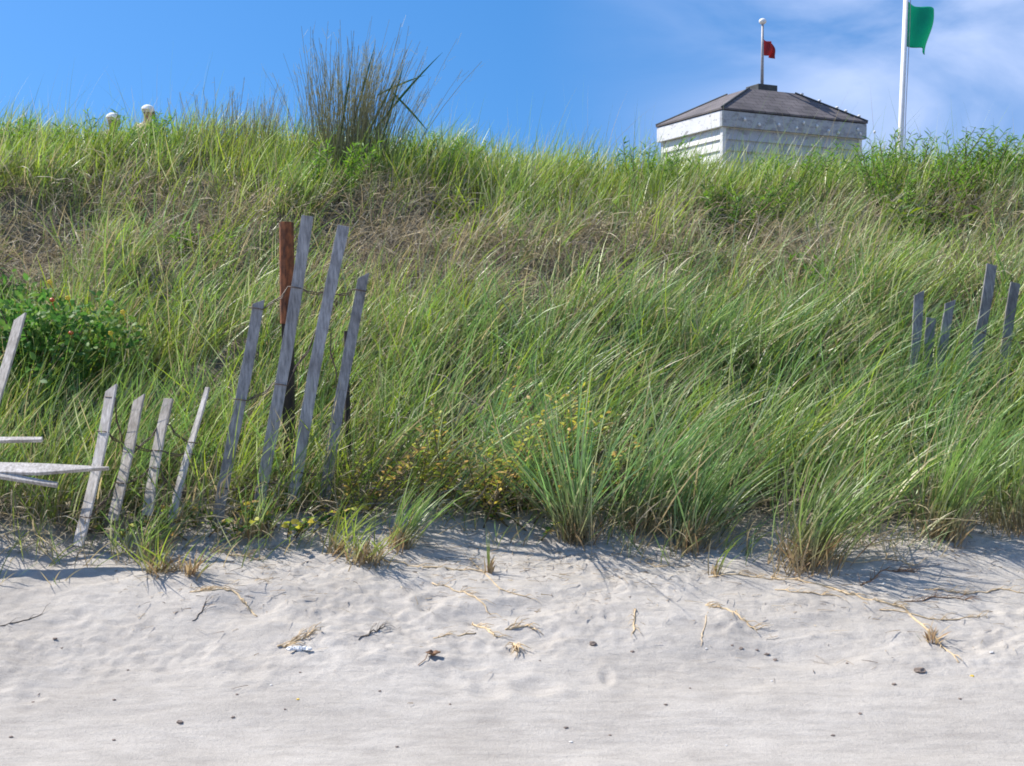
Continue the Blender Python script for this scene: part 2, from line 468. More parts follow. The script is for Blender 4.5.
# lower slope: tall, dense, leaning
dens_low = lambda x, y: (1 - .8 * patch(x, y)) * np.clip(sstep(-.05, .35, y - foot(x)) * sstep(8.0, 7.1, y) * (.45 + .9 * fbm(x * 1.6, y * 1.6, 51, 3)), 0, 1)
x1, y1 = scatter(2050, -XW, XW, 5.4, 8.0, dens_low)
rightness = sstep(-2.2, 1.5, x1)
lowL = rightness < .5
p1 = grass_clumps(x1[lowL], y1[lowL], 18, .38, .66, (.22, .80), .30, .55, [.50, .18, .32], dry=.16, w=(.0045, .0085), spread=.06)
p2 = grass_clumps(x1[~lowL], y1[~lowL], 24, .45, .78, (.25, 1.05), .30, .75, [.42, .40, .18], dry=.13, w=(.0045, .0085), spread=.06)
# middle band: thinner
dens_mid = lambda x, y: np.clip((.42 + 1.6 * (fbm(x * 1.7, y * 1.7, 61, 3) - .45)) * (1 - .86 * patch(x, y)), .03, .9)
x3, y3 = scatter(2300, -XW, XW, 7.0, 9.0, dens_mid)
p3 = grass_clumps(x3, y3, 14, .30, .58, (.25, .85), .27, .5, [.5, .10, .40], dry=.22, w=(.005, .009), spread=.065)
# crest
dens_top = lambda x, y: (1 - .75 * patch(x, y)) * np.clip(.3 + 1.4 * (fbm(x * 1.3, y * 1.3, 71, 3) - .25), .15, 1)
x4, y4 = scatter(2500, -6.6, 6.6, 8.9, 11.2, dens_top)
p4 = grass_clumps(x4, y4, 22, .30, .58, (.12, .55), .27, .35, [.38, .04, .58], dry=.08, w=(.0055, .0095), spread=.07)
# sparse long wisps on the crest that stand out against the sky
x5, y5 = scatter(150, -6, 6, 9.3, 10.8)
p5 = grass_clumps(x5, y5, 6, .6, .95, (.1, .45), .2, .2, [.5, .3, .2], dry=.3, w=(.002, .004))
xb = RNG.uniform(-2.8, -1.75, 75); yb = RNG.uniform(5.65, 6.25, 75)
p7 = grass_clumps(xb, yb, 7, .5, .75, (.3, .75), .2, .3, [.55, .25, .2], dry=.25, w=(.003, .005))
xs_ = RNG.uniform(-3, 3, 120); ys_ = foot(xs_) + .05 - np.abs(RNG.normal(size=120)) * .16
p8 = grass_clumps(xs_, ys_, 5, .10, .30, (.2, 1.0), .45, .5, [.5, .2, .3], dry=.45, w=(.0035, .006), spread=.03)
foliage('dune_grass', [p1, p2, p3, p4, p5, p7, p8], M['grass'])
o = bpy.data.objects['dune_grass']; tag(o, 'green beach grass leaning in the wind over the dune face', 'grass', kind='stuff')
# far plateau behind the crest
x6, y6 = scatter(2600, -14, 16, 11.2, 30)
p6 = grass_clumps(x6, y6, 14, .3, .5, (.12, .4), .22, .2, [.45, .1, .45], dry=.15, w=(.009, .014), segs=4, spread=.22)
o = foliage('plateau_grass', [p6], M['grass']); tag(o, 'short grass on the flat dune top beyond the crest', 'grass', kind='stuff')

# matted dead grass
def thatch(n, x0, x1, y0, y1, dens, lmin, lmax):
    x, y = scatter(n, x0, x1, y0, y1, dens); k = len(x)
    root = np.stack([x, y, height(x, y) + RNG.uniform(0, .14, k)], -1)
    d0 = RNG.normal(size=(k, 3)); d0[:, 2] = np.abs(d0[:, 2]) * .9; d0 += WIND * .5 + np.array([0, -.5, .1]); d0 = norm(d0)
    d1 = norm(d0 + RNG.normal(size=(k, 3)) * .6 + np.array([0, -.2, -.75]))
    L = RNG.uniform(lmin, lmax, k); wd = RNG.uniform(.004, .008, k)
    t = RNG.random((k, 1)); u = RNG.random((k, 1))
    c = (GREYT * t + TAN * (1 - t)) * RNG.uniform(.45, 1.4, (k, 1))
    c = np.where(u < .12, STRAW * .9, c)
    return strips(root, d0, d1, L, wd, c * .85, c, 4)
dens_th = lambda x, y: np.clip(.16 + 1.0 * patch(x, y) + .25 * sstep(6.9, 7.6, y) * sstep(9.4, 8.7, y) * (.3 + 1.1 * fbm(x * 1.1, y * 1.1, 81, 3)), 0, 1)
pt1 = thatch(60000, -XW, XW, 5.75, 9.6, dens_th, .12, .46)
dens_ft = lambda x, y: sstep(-.15, .1, y - foot(x)) * sstep(.7, .3, y - foot(x)) * .9
pt2 = thatch(9000, -5, 5, 5.2, 6.4, dens_ft, .08, .28)
o = foliage('dead_grass_thatch', [pt1, pt2], M['dry']); tag(o, 'matted tan dead grass lying between the living tufts', 'dead grass', kind='stuff')

# ------------------------------------------------------------------ single tufts at the foot of the dune
def tuft(px, py, label, n, h, wind, fan, mixw, spread=.035, dryn=None, w=(.0045, .0085), dryh=.22, group='beach grass tufts on the sand'):
    c = on_ground(px, py)
    root = empty('beach_grass_tuft', c); tag(root, label, 'grass tuft', group)
    cx = np.array([c.x]); cy = np.array([c.y])
    V, Q, C = grass_clumps(cx, cy, n, h * .9, h * 1.05, wind, fan, .35, mixw, w=w, spread=spread, dry=.05)
    hz = np.clip((V[:, 2] - c.z) / (h * .24), 0, 1)[:, None]; C = C * hz + C3(.36, .28, .17) * (1 - hz) * RNG.uniform(.7, 1.2, (len(C), 1))
    link('blades', quad_mesh('blades', V - np.array(c), Q, C), root, M['grass'])
    k = dryn or max(8, n // 2)
    r = np.stack([c.x + RNG.normal(size=k) * spread * 1.1, c.y + RNG.normal(size=k) * spread * 1.1, np.zeros(k)], -1)
    r[:, 2] = height(r[:, 0], r[:, 1], True) - .01
    f = RNG.normal(size=(k, 3)) * (fan + .1); f[:, 2] = 0
    d0 = norm(UP + f + .3 * wind[1] * WIND); d1 = norm(UP * .8 + f * 2 + .6 * wind[1] * WIND)
    col = (C3(.27, .17, .095) + (C3(.5, .38, .21) - C3(.27, .17, .095)) * RNG.random((k, 1)))
    V, Q, C = strips(r, d0, d1, RNG.uniform(.4, 1, k) * dryh, RNG.uniform(.006, .011, k), col, col * 1.15, 4)
    link('dry_stems', quad_mesh('dry_stems', V - np.array(c), Q, C), root, M['dry'])
    return root
BG = [.25, .68, .07]
tuft(577, 541, 'large blue-green grass tuft with a bare tan foot, tallest on the sand edge', 150, .90, (.0, .42), .33, BG, .04, 34)
tuft(640, 530, 'blue-green grass tuft close behind and right of the tallest tuft', 120, .80, (.2, .6), .22, BG, .06, 20)
tuft(688, 548, 'grass tuft with a splayed straw-coloured foot right of the tallest tuft', 90, .66, (.35, .9), .28, [.4, .5, .1], .045, 44, dryh=.24)
tuft(803, 565, 'wide grass tuft on a brown thatched foot, blades swept far right', 170, .70, (.6, 1.1), .30, [.5, .35, .15], .06, 90, dryh=.28)
tuft(945, 538, 'grass tuft with a short brown foot under the long right-hand blades', 130, .66, (.5, 1.0), .2, [.5, .4, .1], .05, 45)
tuft(1012, 530, 'grass tuft cut off by the right edge of the photo', 110, .62, (.5, .9), .22, [.5, .4, .1], .06, 30)
tuft(398, 548, 'narrow grass tuft on a dark tan foot left of the yellow weeds', 60, .42, (.2, .6), .2, [.6, .2, .2], .025, 22, dryh=.16)
tuft(366, 563, 'low sprawling tuft with brown stubble and two long shadows', 45, .30, (.2, .6), .4, [.5, .3, .2], .04, 40, dryh=.14)
tuft(333, 556, 'thin reddish-footed tuft beside the low sprawling one', 24, .34, (.3, .7), .3, [.5, .2, .3], .025, 16, dryh=.14)
tuft(252, 538, 'upright green tuft in front of the tall slats', 44, .36, (.05, .35), .2, [.7, .1, .2], .035, 22)
tuft(158, 573, 'small spiky tuft with yellow straw furthest down the left sand', 34, .26, (.25, .7), .4, [.6, .2, .2], .03, 34, dryh=.16)
tuft(190, 577, 'short brown stub with hardly any green beside the spiky tuft', 7, .20, (.1, .4), .25, [.6, .2, .2], .02, 26, dryh=.13)
tuft(140, 556, 'loose green tuft among the short pale slats', 60, .34, (.15, .7), .35, [.6, .1, .3], .06, 14)
tuft(712, 578, 'tiny tuft of two or three blades over a straw runner', 7, .26, (.6, 1.0), .2, [.4, .5, .1], .015, 10, dryh=.10)
tuft(490, 574, 'single stalk with husks at its foot below the yellow weeds', 3, .20, (-.05, .1), .05, [.5, .2, .3], .008, 20, dryh=.09)
tuft(930, 642, 'isolated dead brown tussock low on the right sand', 1, .07, (.1, .5), .4, [.4, .3, .3], .014, 22, dryh=.10)

# ------------------------------------------------------------------ leafy plants
def leaves_on(stems_pts, per, lmin, lmax, w, cols, out=1.0, up=.5, t0=.15):
    roots, dirs, dirs1 = [], [], []
    for pts in stems_pts:
        pts = np.array(pts)
        for j in range(per):
            t = t0 + (1 - t0) * (j + random.random()) / per
            f = t * (len(pts) - 1); i = min(int(f), len(pts) - 2); p = pts[i] + (pts[i + 1] - pts[i]) * (f - i)
            a = random.uniform(0, 2 * math.pi)
            d = np.array([math.cos(a) * out, math.sin(a) * out, up * random.uniform(.5, 1.6)])
            roots.append(p); dirs.append(d); dirs1.append(d + np.array([.3, 0, -.5]))
    k = len(roots)
    c = np.array([cols[random.randrange(len(cols))] for _ in range(k)]) * RNG.uniform(.75, 1.3, (k, 1))
    return strips(np.array(roots), norm(np.array(dirs)), norm(np.array(dirs1)), RNG.uniform(lmin, lmax, k), RNG.uniform(w * .7, w * 1.2, k), c * .9, c, 3, shape='leaf')

def plant(name, label, cat, base, nst, h, spread, lean, per, lmin, lmax, w, cols, stemcol, group=None, up=.5, out=1.0, t0=.15):
    root = empty(name, base); tag(root, label, cat, group); base = np.array(base)
    st = []
    for _ in range(nst):
        a = random.uniform(0, 2 * math.pi); r = spread * math.sqrt(random.random()) * .45
        p = base + np.array([math.cos(a) * r, math.sin(a) * r, 0]); p[2] = gz(p[0], p[1]) - .01
        hh = h * random.uniform(.65, 1.05); d = np.array([math.cos(a) * spread * .5 + lean * random.uniform(.5, 1.3), math.sin(a) * spread * .4, hh])
        st.append([p + d * t + np.array([.3 * lean * t * t, 0, 0]) for t in np.linspace(0, 1, 6)])
    mb = MB()
    for s_ in st: mb.tube(s_, [.004, .0038, .0034, .003, .0024, .0015], 5)
    so = mb.build('stem', stemcol, root, smooth=True)
    V, Q, C = leaves_on(st, per, lmin, lmax, w, cols, out, up, t0)
    link('leaves', quad_mesh('leaves', V - base, Q, C), root, M['leaf'])
    return root, st

FG = [C3(.16, .30, .045), C3(.12, .25, .045), C3(.21, .35, .05)]
DG = [C3(.05, .12, .03), C3(.08, .16, .03)]
for (px, Yd, lab, nst, h, sp) in [
    (912, 9.25, 'big bushy bright green plant at the crest right of the white flagpole', 34, .62, .62),
    (968, 9.5, 'bushy green plant on the crest between the flagpole bush and the right edge', 26, .56, .55),
    (1012, 9.5, 'feathery green plant on the crest at the right edge of the photo', 20, .54, .45),
    (868, 9.8, 'small spired green plant on the crest under the right corner of the shack', 9, .56, .3),
    (648, 9.7, 'feathery green plant on the crest hiding the left foot of the shack', 15, .55, .4),
    (728, 9.0, 'dense dark green bush below the front corner of the shack', 26, .46, .42),
    (790, 9.7, 'soft green plant on the crest in front of the shaded shack wall', 18, .5, .45),
    (432, 9.8, 'feathery green plant on the crest right of the dead reed clump', 13, .42, .36),
    (335, 9.2, 'bright green leafy plant at the foot of the dead reed clump', 16, .46, .32),
    (115, 9.8, 'green bushy plant below the heads of the two people', 16, .46, .42),
    (40, 9.7, 'green bushy plant on the crest at the left edge of the photo', 16, .44, .5),
]:
    plant('leafy_plant', lab, 'leafy plant', ground_at(px, Yd), int(nst * 1.25), h, sp, .10, 46, .035, .08, .010, DG + FG if 'dark' in lab else FG, M['stem'], 'leafy green plants along the crest', up=.7)
LY = [C3(.20, .27, .03), C3(.14, .22, .03)]
plant('broad_leaf_plant', 'yellow-green long-leaved rosette on the bare patch right of the reeds', 'leafy plant', on_ground(457, 243), 9, .26, .2, .05, 14, .10, .18, .022, LY, M['stem'], 'single leafy plants on the dune face', up=.6)
plant('broad_leaf_plant', 'dark green leafy plant with drooping leaves below the flagpole', 'leafy plant', on_ground(930, 250), 16, .36, .4, .05, 15, .09, .17, .024, DG + LY, M['stem'], 'single leafy plants on the dune face', up=.4)
plant('broad_leaf_plant', 'small bright green plant beside the dark hollow in the dune', 'leafy plant', on_ground(805, 290), 12, .24, .26, .05, 16, .06, .10, .014, FG, M['stem'], 'single leafy plants on the dune face', up=.8)
plant('broad_leaf_plant', 'small green leafy plant left of the rusty post', 'leafy plant', on_ground(192, 262), 9, .22, .3, .05, 14, .05, .1, .018, FG, M['stem'], 'single leafy plants on the dune face', up=.7)
# yellowing weeds at the foot
AUT = [C3(.66, .55, .12), C3(.50, .36, .12), C3(.42, .46, .08), C3(.60, .40, .16), C3(.28, .38, .07), C3(.52, .52, .10)]
for (px, py, lab, nst, h, sp) in [
    (478, 505, 'tallest yellowing weed with golden leaves in the middle of the sand edge', 16, .64, .5),
    (522, 508, 'rusty orange weed left of the tallest grass tuft', 15, .46, .5),
    (440, 508, 'straggly yellow-green weed left of the golden one', 10, .34, .3),
    (355, 512, 'yellowing stringy weed growing against the fourth tall slat', 7, .42, .2)]:
    plant('yellowing_weed', lab, 'weed', on_ground(px, py), int(nst * 1.15), h * .92, sp, .16, 26, .025, .06, .015, AUT, M['stem'], 'yellowing weeds at the dune foot', up=.5)
for (px, py, lab, nst) in [(205, 535, 'low yellow and green weed mat between the short and tall slats', 14), (290, 527, 'low dark green weed in front of the tall slats', 16), (118, 532, 'low weed with orange leaves at the foot of the first short slat', 9), (535, 530, 'low green weed under the orange weeds', 12)]:
    plant('low_weed', lab, 'weed', on_ground(px, py), nst, .13, .34, .03, 14, .025, .05, .022, AUT + DG + DG, M['stem'], 'low weeds at the dune foot', up=.3, t0=.3)

# rose bush
def rose(px, py, rx, ry, rz, n, label, hips, blooms):
    c = on_ground(px, py); root = empty('rose_bush', c); tag(root, label, 'bush', 'wild rose bushes'); cc = np.array(c)
    mb = MB()
    for _ in range(26):
        a = random.uniform(0, 6.28); q = random.uniform(.3, .95)
        e = Vector((math.cos(a) * rx * q, math.sin(a) * ry * q, rz * random.uniform(.7, 1.7)))
        mb.tube([c + Vector((e.x * .15, e.y * .15, -.02)), c + Vector((e.x * .6, e.y * .6, e.z * .6)), c + e], [.006, .005, .003], 5)
    mb.build('stem', M['stem'], root, smooth=True)
    u = norm(RNG.normal(size=(n, 3))); r = RNG.random((n, 1)) ** .45
    lump = .25 + 1.5 * fbm(u[:, 0] * 3.1 + 5, u[:, 2] * 3.1 + u[:, 1] * 2, 91, 3)
    p = u * r * np.array([rx, ry, rz]) * lump[:, None] + np.array([0, 0, rz * .9]) + cc
    gzv = height(p[:, 0], p[:, 1]); p[:, 2] = np.maximum(p[:, 2], gzv + .02)
    d0 = norm(RNG.normal(size=(n, 3)) + u * .8 + np.array([0, 0, .3])); d1 = norm(d0 + np.array([0, 0, -.5]))
    cols = np.array([C3(.07, .17, .04), C3(.105, .215, .05), C3(.16, .27, .065)])[RNG.integers(0, 3, n)] * RNG.uniform(.7, 1.3, (n, 1))
    V, Q, C = strips(p, d0, d1, RNG.uniform(.035, .06, n), RNG.uniform(.02, .034, n), cols, cols * 1.1, 3, shape='leaf')
    link('leaves', quad_mesh('leaves', V - cc, Q, C), root, M['leaf'])
    for (hx, hy) in hips:
        q = at(hx, hy, c.y - ry * .62); mb = MB(); mb.blob(q, (.014, .014, .012), 9, 6)
        mb.tube([q + Vector((0, 0, -.01)), q + Vector((0, .05, -.06))], .002, 5)
        mb.build('rose_hip', M['hip'], root, smooth=True)
    for (hx, hy) in blooms:
        q = at(hx, hy, c.y - ry * .6); mb = MB()
        for k in range(5):
            a = k * 1.2566; d = Vector((math.cos(a), -.5, math.sin(a))); mb.blob(q + d * .008, (.007, .004, .006), 7, 5)
        mb.tube([q, q + Vector((0, .05, -.05))], .002, 5)
        mb.build('flower', M['yellow'], root, smooth=True)
rose(42, 395, .45, .42, .30, 3000, 'dark green wild rose bush behind the short slats with orange hips', [(71, 333), (52, 300)], [(123, 312), (111, 333), (68, 298), (50, 282)])
rose(-14, 345, .28, .26, .24, 1300, 'dark green rose bush cut off by the left edge above the slats', [], [(8, 330)])

# ------------------------------------------------------------------ dead reed clumps on the skyline
def reeds(px, Yd, label, n, h, spread, fan, leaves):
    c = ground_at(px, Yd); root = empty('dead_reed_clump', c); tag(root, label, 'reeds', 'dead reed clumps on the crest'); cc = np.array(c)
    r = cc + np.stack([RNG.normal(size=n) * spread, RNG.normal(size=n) * spread * .6, np.full(n, -.02)], -1)
    r[:, 2] = height(r[:, 0], r[:, 1]) - .02
    off = (r[:, :1] - cc[0]) / max(spread, .01)
    f = RNG.normal(size=(n, 3)) * .10; f[:, 2] = 0; f[:, :1] += off * fan + .05
    d0 = norm(UP + f); d1 = norm(UP + f * 1.8 + WIND * .05)
    t = RNG.random((n, 1)); c0 = C3(.17, .16, .085) * (1 - t) + C3(.32, .31, .18) * t
    L = h * np.clip(RNG.normal(.72, .18, n), .3, 1.1)
    a1 = strips(r, d0, d1, L, RNG.uniform(.0032, .0062, n), c0, c0 * 1.15, 5, shape='rod')
    a2 = strips(r, d0, d1, L, RNG.uniform(.0032, .0062, n), c0, c0 * 1.15, 5, shape='rod', side=np.tile([1.0, .2, 0], (n, 1)))
    # fine seed branches near the tops
    k = n * 5; i = RNG.integers(0, n, k); tt = RNG.uniform(.55, .98, k)[:, None]
    pr = r[i] + (d0[i] * (1 - tt * .5) + d1[i] * tt * .5) * (L[i][:, None] * tt)
    b0 = norm(d1[i] + RNG.normal(size=(k, 3)) * .35)
    a3 = strips(pr, b0, b0, RNG.uniform(.04, .13, k), RNG.uniform(.002, .0035, k), c0[i] * 1.3, c0[i] * 1.6, 2, shape='rod')
    V, Q, C = merge([a1, a2, a3]); link('dead_stems', quad_mesh('dead_stems', V - cc, Q, C), root, M['dry'])
    if leaves:
        k = len(leaves); rr = np.array([list(at(a[0], a[1], Yd)) for a in leaves]); ee = np.array([list(at(a[2], a[3], Yd)) for a in leaves])
        d = ee - rr; L = np.linalg.norm(d, axis=1) * 1.02; bend = np.array([a[4] for a in leaves])[:, None]
        cg = np.tile(C3(.05, .11, .035), (k, 1))
        V, Q, C = strips(rr, norm(norm(d) + bend * UP), norm(norm(d) - bend * UP), L, np.full(k, .022), cg, cg * 1.2, 7, 1, side=np.stack([-d[:, 2], d[:, 0] * 0 + .2, d[:, 0]], -1))
        link('green_leaf_blades', quad_mesh('green_leaf_blades', V - cc, Q, C), root, M['leaf'])
    return root
reeds(352, 9.8, 'tall brown broom-like clump of dead reeds with long green leaves', 400, 1.16, .15, .085,
      [(375, 130, 441, 53, .12), (365, 140, 400, 70, .05), (378, 95, 425, 75, .1), (392, 92, 428, 132, .1), (352, 130, 375, 45, .05), (340, 140, 352, 60, .0), (380, 150, 405, 60, .05)])
reeds(243, 10.0, 'shorter sparse clump of dead reeds left of the tall one', 150, .66, .24, .05, [])
reeds(505, 10.0, 'few thin dead stalks at the dip in the crest', 14, .42, .22, .04, [])

# ------------------------------------------------------------------ snow fence
def slat_mb(p0, p1, w, th, nrm, top='flat', seed=0, nseg=14, warp=.008):
    rd = random.Random(seed); p0 = Vector(p0); p1 = Vector(p1); d = (p1 - p0); L = d.length; d = d.normalized()
    nr = Vector(nrm); nr = (nr - d * nr.dot(d)).normalized(); sd = d.cross(nr).normalized()
    mb = MB(); vs = []; fs = []
    ph = rd.uniform(0, 6.28)
    for i in range(nseg + 1):
        t = i / nseg; c = p0 + d * (L * t) + sd * warp * math.sin(ph + t * 4) + nr * warp * math.sin(ph * 2 + t * 3)
        ww = w * (1 + rd.uniform(-.05, .05)); off = 0
        if top == 'point' and t > .7:
            q = (t - .7) / .3; off = (-.42) * w * q; ww = w * max(.10, 1 - q * .95)
        if top == 'taper': ww = w * (1 - .55 * t)
        for a, b_ in ((-1, -1), (1, -1), (1, 1), (-1, 1)):
            v = c + sd * (ww * .5 * a + off) + nr * (th * .5 * b_)
            if i == nseg and top == 'slant': v += d * (.02 * a)
            if i == nseg and top == 'split': v += d * (.018 if a > 0 else -.012)
            vs.append(v)
    for i in range(nseg):
        for k in range(4):
            a = i * 4 + k; b_ = i * 4 + (k + 1) % 4; fs.append((a, b_, b_ + 4, a + 4))
    fs.append((3, 2, 1, 0)); e = nseg * 4; fs.append((e, e + 1, e + 2, e + 3))
    mb.add(vs, fs); return mb, (p0, d, L, nr, sd)

def fence(label, base, slats, m, wires, group='snow fence sections on the dune foot'):
    """slats: (px bottom, row bottom, px top, row top, Y bottom, Y top, width, normal, top)"""
    root = empty('snow_fence', base); tag(root, label, 'fence', group); info = []
    for i, (a, b_, c, d, y0, y1, w, nr, top) in enumerate(slats):
        mb, inf = slat_mb(at(a, b_, y0), at(c, d, y1), w, .018 if abs(d - b_) < 40 else .011, nr, top, seed=i * 7 + int(abs(a)))
        mb.build('slat', m, root, bevel=.0015); info.append(inf)
    for fr in wires:
        for strand in (-1, 1):
            pts = []
            for i, (p0, d, L, nr, sd) in enumerate(info):
                f = fr[i % len(fr)]
                if f is None: continue
                q = p0 + d * (L * f)
                w = slats[i][6]
                pts += [q - sd * (w * .62) , q - sd * w * .3 - nr * (.0095 * strand), q + sd * w * .3 - nr * (.0095 * strand), q + sd * (w * .62)] if sd.x > 0 else [q + sd * (w * .62), q + sd * w * .3 - nr * (.0095 * strand), q - sd * w * .3 - nr * (.0095 * strand), q - sd * (w * .62)]
                if i < len(info) - 1:
                    n_ = info[i + 1]; fn = fr[(i + 1) % len(fr)]
                    if fn is not None:
                        e = n_[0] + n_[1] * (n_[2] * fn)
                        for t in (.35, .65):
                            pts.append(q.lerp(e, t) + Vector((0, .004 * strand * (1 if t < .5 else -1), -.012 + .004 * strand)))
            mb = MB(); mb.tube(pts, .0028, 5); mb.build('wire', M['wire'], root, smooth=True)
    return root
NL = (-.50, -.80, .40); NC = (.12, -1, .1)
fence('short run of pale leaning fence slats rising from bare sand', on_ground(82, 541), [
    (78, 546, 112, 388, 5.35, 5.50, .064, NL, 'slant'),
    (112, 520, 141, 398, 5.45, 5.58, .064, NL, 'slant'),
    (145, 515, 170, 399, 5.50, 5.62, .062, NL, 'flat'),
    (172, 528, 206, 387, 5.50, 5.66, .054, NL, 'taper')], M['slat_pale'], [(.18, .30, .40, .25), (.72, .62, .55, .52), (.94, .55, .78, .6)])
fence('tall run of grey fence slats beside the rusty post', on_ground(270, 535), [
    (219, 522, 257, 302, 5.62, 5.80, .055, NC, 'split'),
    (258, 520, 307, 216, 5.66, 5.86, .057, NC, 'flat'),
    (292, 500, 343, 226, 5.70, 5.90, .057, NC, 'flat'),
    (325, 500, 362, 275, 5.74, 5.94, .053, NC, 'slant')], M['slat'], [(.55, .44, .62, .48), (.97, .76, .75, .93), (.15, .12, .1, .12)])
fence('half-buried run of grey slats in deep grass at the right', on_ground(950, 420), [
    (906, 425, 920, 293, 6.58, 6.72, .055, NC, 'slant'),
    (922, 430, 933, 318, 6.62, 6.72, .055, NC, 'flat'),
    (925, 420, 950, 302, 6.60, 6.74, .055, NC, 'slant'),
    (968, 400, 991, 265, 6.62, 6.78, .060, NC, 'flat'),
    (997, 410, 1017, 283, 6.62, 6.78, .058, NC, 'flat'),
    (1040, 410, 1052, 290, 6.64, 6.80, .058, NC, 'flat')], M['slat_dark'], [(.55, .6, .6, .5, .55, .55)])
# broken panel at the left edge: an upright slat and three fallen ones wired to it
NP = (-.3, -.65, .9)
fence('broken fence panel with fallen splintered slats at the left edge', on_ground(-40, 520), [
    (-42, 535, 18, 316, 5.50, 5.78, .070, NL, 'slant'),
    (-110, 440, 42, 440, 5.42, 5.44, .044, NP, 'taper'),
    (-130, 468, 108, 473, 5.24, 5.28, .066, NP, 'point'),
    (-120, 462, 58, 484, 5.23, 5.24, .046, NP, 'taper'),
    (-78, 540, -66, 360, 5.40, 5.52, .070, NL, 'slant')], M['slat_pale'], [(.55, .3, .24, .28, .5)])

# posts
c = on_ground(287, 470); top = at(286, 223, 6.02); bot = at(289, 520, 5.95)
o = empty('fence_post', Vector((bot.x, bot.y, bot.z))); tag(o, 'rusty iron fence stake with a sunlit orange top standing behind the tall slats', 'fence post')
d = (top - bot)
mb = MB()
for (ox, oy, sx, sy) in ((0, 0, .054, .008), (-.023, .027, .008, .046), (.023, .027, .008, .046)):   # channel section
    p0 = bot + Vector((ox, oy, 0)); p1 = top + Vector((ox, oy, 0))
    vs = [p + Vector((a * sx / 2, b_ * sy / 2, 0)) for p in (p0, p1) for a, b_ in ((-1, -1), (1, -1), (1, 1), (-1, 1))]
    mb.add(vs, [(3, 2, 1, 0), (4, 5, 6, 7)] + [(k, (k + 1) % 4, (k + 1) % 4 + 4, k + 4) for k in range(4)])
mb.build('stake', M['dark_post'], o, bevel=.001)  # dark tone paints shade on the lower stake, orange paints its sunlit top
mb = MB(); q0 = bot + d * .66; q1 = top + d.normalized() * .004
mb.tube([q0 + Vector((0, .012, 0)), q0.lerp(q1, .5) + Vector((0, .012, 0)), q1 + Vector((0, .012, 0))], [.037, .038, .037], 8)
mb.build('lit_rusty_top', M['rust'], o, smooth=False, bevel=.002)
for (px, r0, r1, lab) in ((346, 440, 331, 'dark rotten stub of a stake touching the fourth tall slat'),):
    b0 = at(px + 2, r0, 6.02); t0 = at(px, r1, 6.05); mb = MB(); mb.tube([b0 - Vector((0, 0, .2)), b0, t0], [.017, .017, .012], 7)
    o = mb.build('fence_post', M['dark_post'], None, loc=b0); tag(o, lab, 'fence post')

# ------------------------------------------------------------------ beach shack
D0 = 22.0
pc = at(723, 111, D0)                                   # nearest eave corner
az = math.atan2(1.62, 3.30)                             # direction of the shaded long wall
U = Vector((math.cos(az), math.sin(az), 0)); Wd = Vector((-math.sin(az), math.cos(az), 0))
LU, LW = 3.26, 2.0
gbase = gz(pc.x + 1, pc.y + 1) - .1
shack = empty('beach_shack', Vector((pc.x, pc.y, gbase))); tag(shack, 'small weathered white shack with a grey hipped shingle roof behind the dune', 'building')
EZ = pc.z
def SP(u, w, z): return Vector((pc.x, pc.y, 0)) + U * u + Wd * w + Vector((0, 0, z))
def rotbox(mb, u0, u1, w0, w1, z0, z1):
    vs = [SP(u, w, z) for u in (u0, u1) for w in (w0, w1) for z in (z0, z1)]
    mb.add(vs, [(0, 1, 3, 2), (4, 6, 7, 5), (0, 4, 5, 1), (2, 3, 7, 6), (0, 2, 6, 4), (1, 5, 7, 3)])
mb = MB(); rotbox(mb, .03, LU - .03, .03, LW - .03, gbase, EZ - .02); mb.build('wall', M['siding'], shack)
# clapboards: each wall one part, stepped boards
bh = .2
def clap(face):
    mb = MB(); z = EZ - .30; k = 0
    while z > gbase + .1:
        z1, z0 = z, max(gbase, z - bh); lo, hi = .045, .008     # proud at the lower edge
        if face == 'w0': q = [(0.05, -lo), (LU - .05, -lo), (LU - .05, -hi), (.05, -hi)]; vs = [SP(u, w + .03, zz) for (u, w), zz in zip(q, (z0, z0, z1, z1))]; back = [SP(u, .03, zz) for u, zz in ((.05, z0), (LU - .05, z0), (LU - .05, z1), (.05, z1))]
        elif face == 'w1': q = [(LU - .05, lo), (.05, lo), (.05, hi), (LU - .05, hi)]; vs = [SP(u, LW - .03 + w, zz) for (u, w), zz in zip(q, (z0, z0, z1, z1))]; back = [SP(u, LW - .03, zz) for u, zz in ((LU - .05, z0), (.05, z0), (.05, z1), (LU - .05, z1))]
        elif face == 'u0': q = [(LW - .05, -lo), (.05, -lo), (.05, -hi), (LW - .05, -hi)]; vs = [SP(u + .03, w, zz) for (w, u), zz in zip(q, (z0, z0, z1, z1))]; back = [SP(.03, w, zz) for w, zz in ((LW - .05, z0), (.05, z0), (.05, z1), (LW - .05, z1))]
        else: q = [(.05, lo), (LW - .05, lo), (LW - .05, hi), (.05, hi)]; vs = [SP(LU - .03 + u, w, zz) for (w, u), zz in zip(q, (z0, z0, z1, z1))]; back = [SP(LU - .03, w, zz) for w, zz in ((.05, z0), (LW - .05, z0), (LW - .05, z1), (.05, z1))]
        vv = vs + back
        mb.add(vv, [(0, 1, 2, 3), (0, 4, 5, 1), (1, 5, 6, 2), (3, 2, 6, 7), (0, 3, 7, 4)]); z -= bh
    return mb.build('siding', M['siding_shaded'] if face == 'w0' else M['siding'], shack)
for f in ('w0', 'u0', 'w1', 'u1'): clap(f)
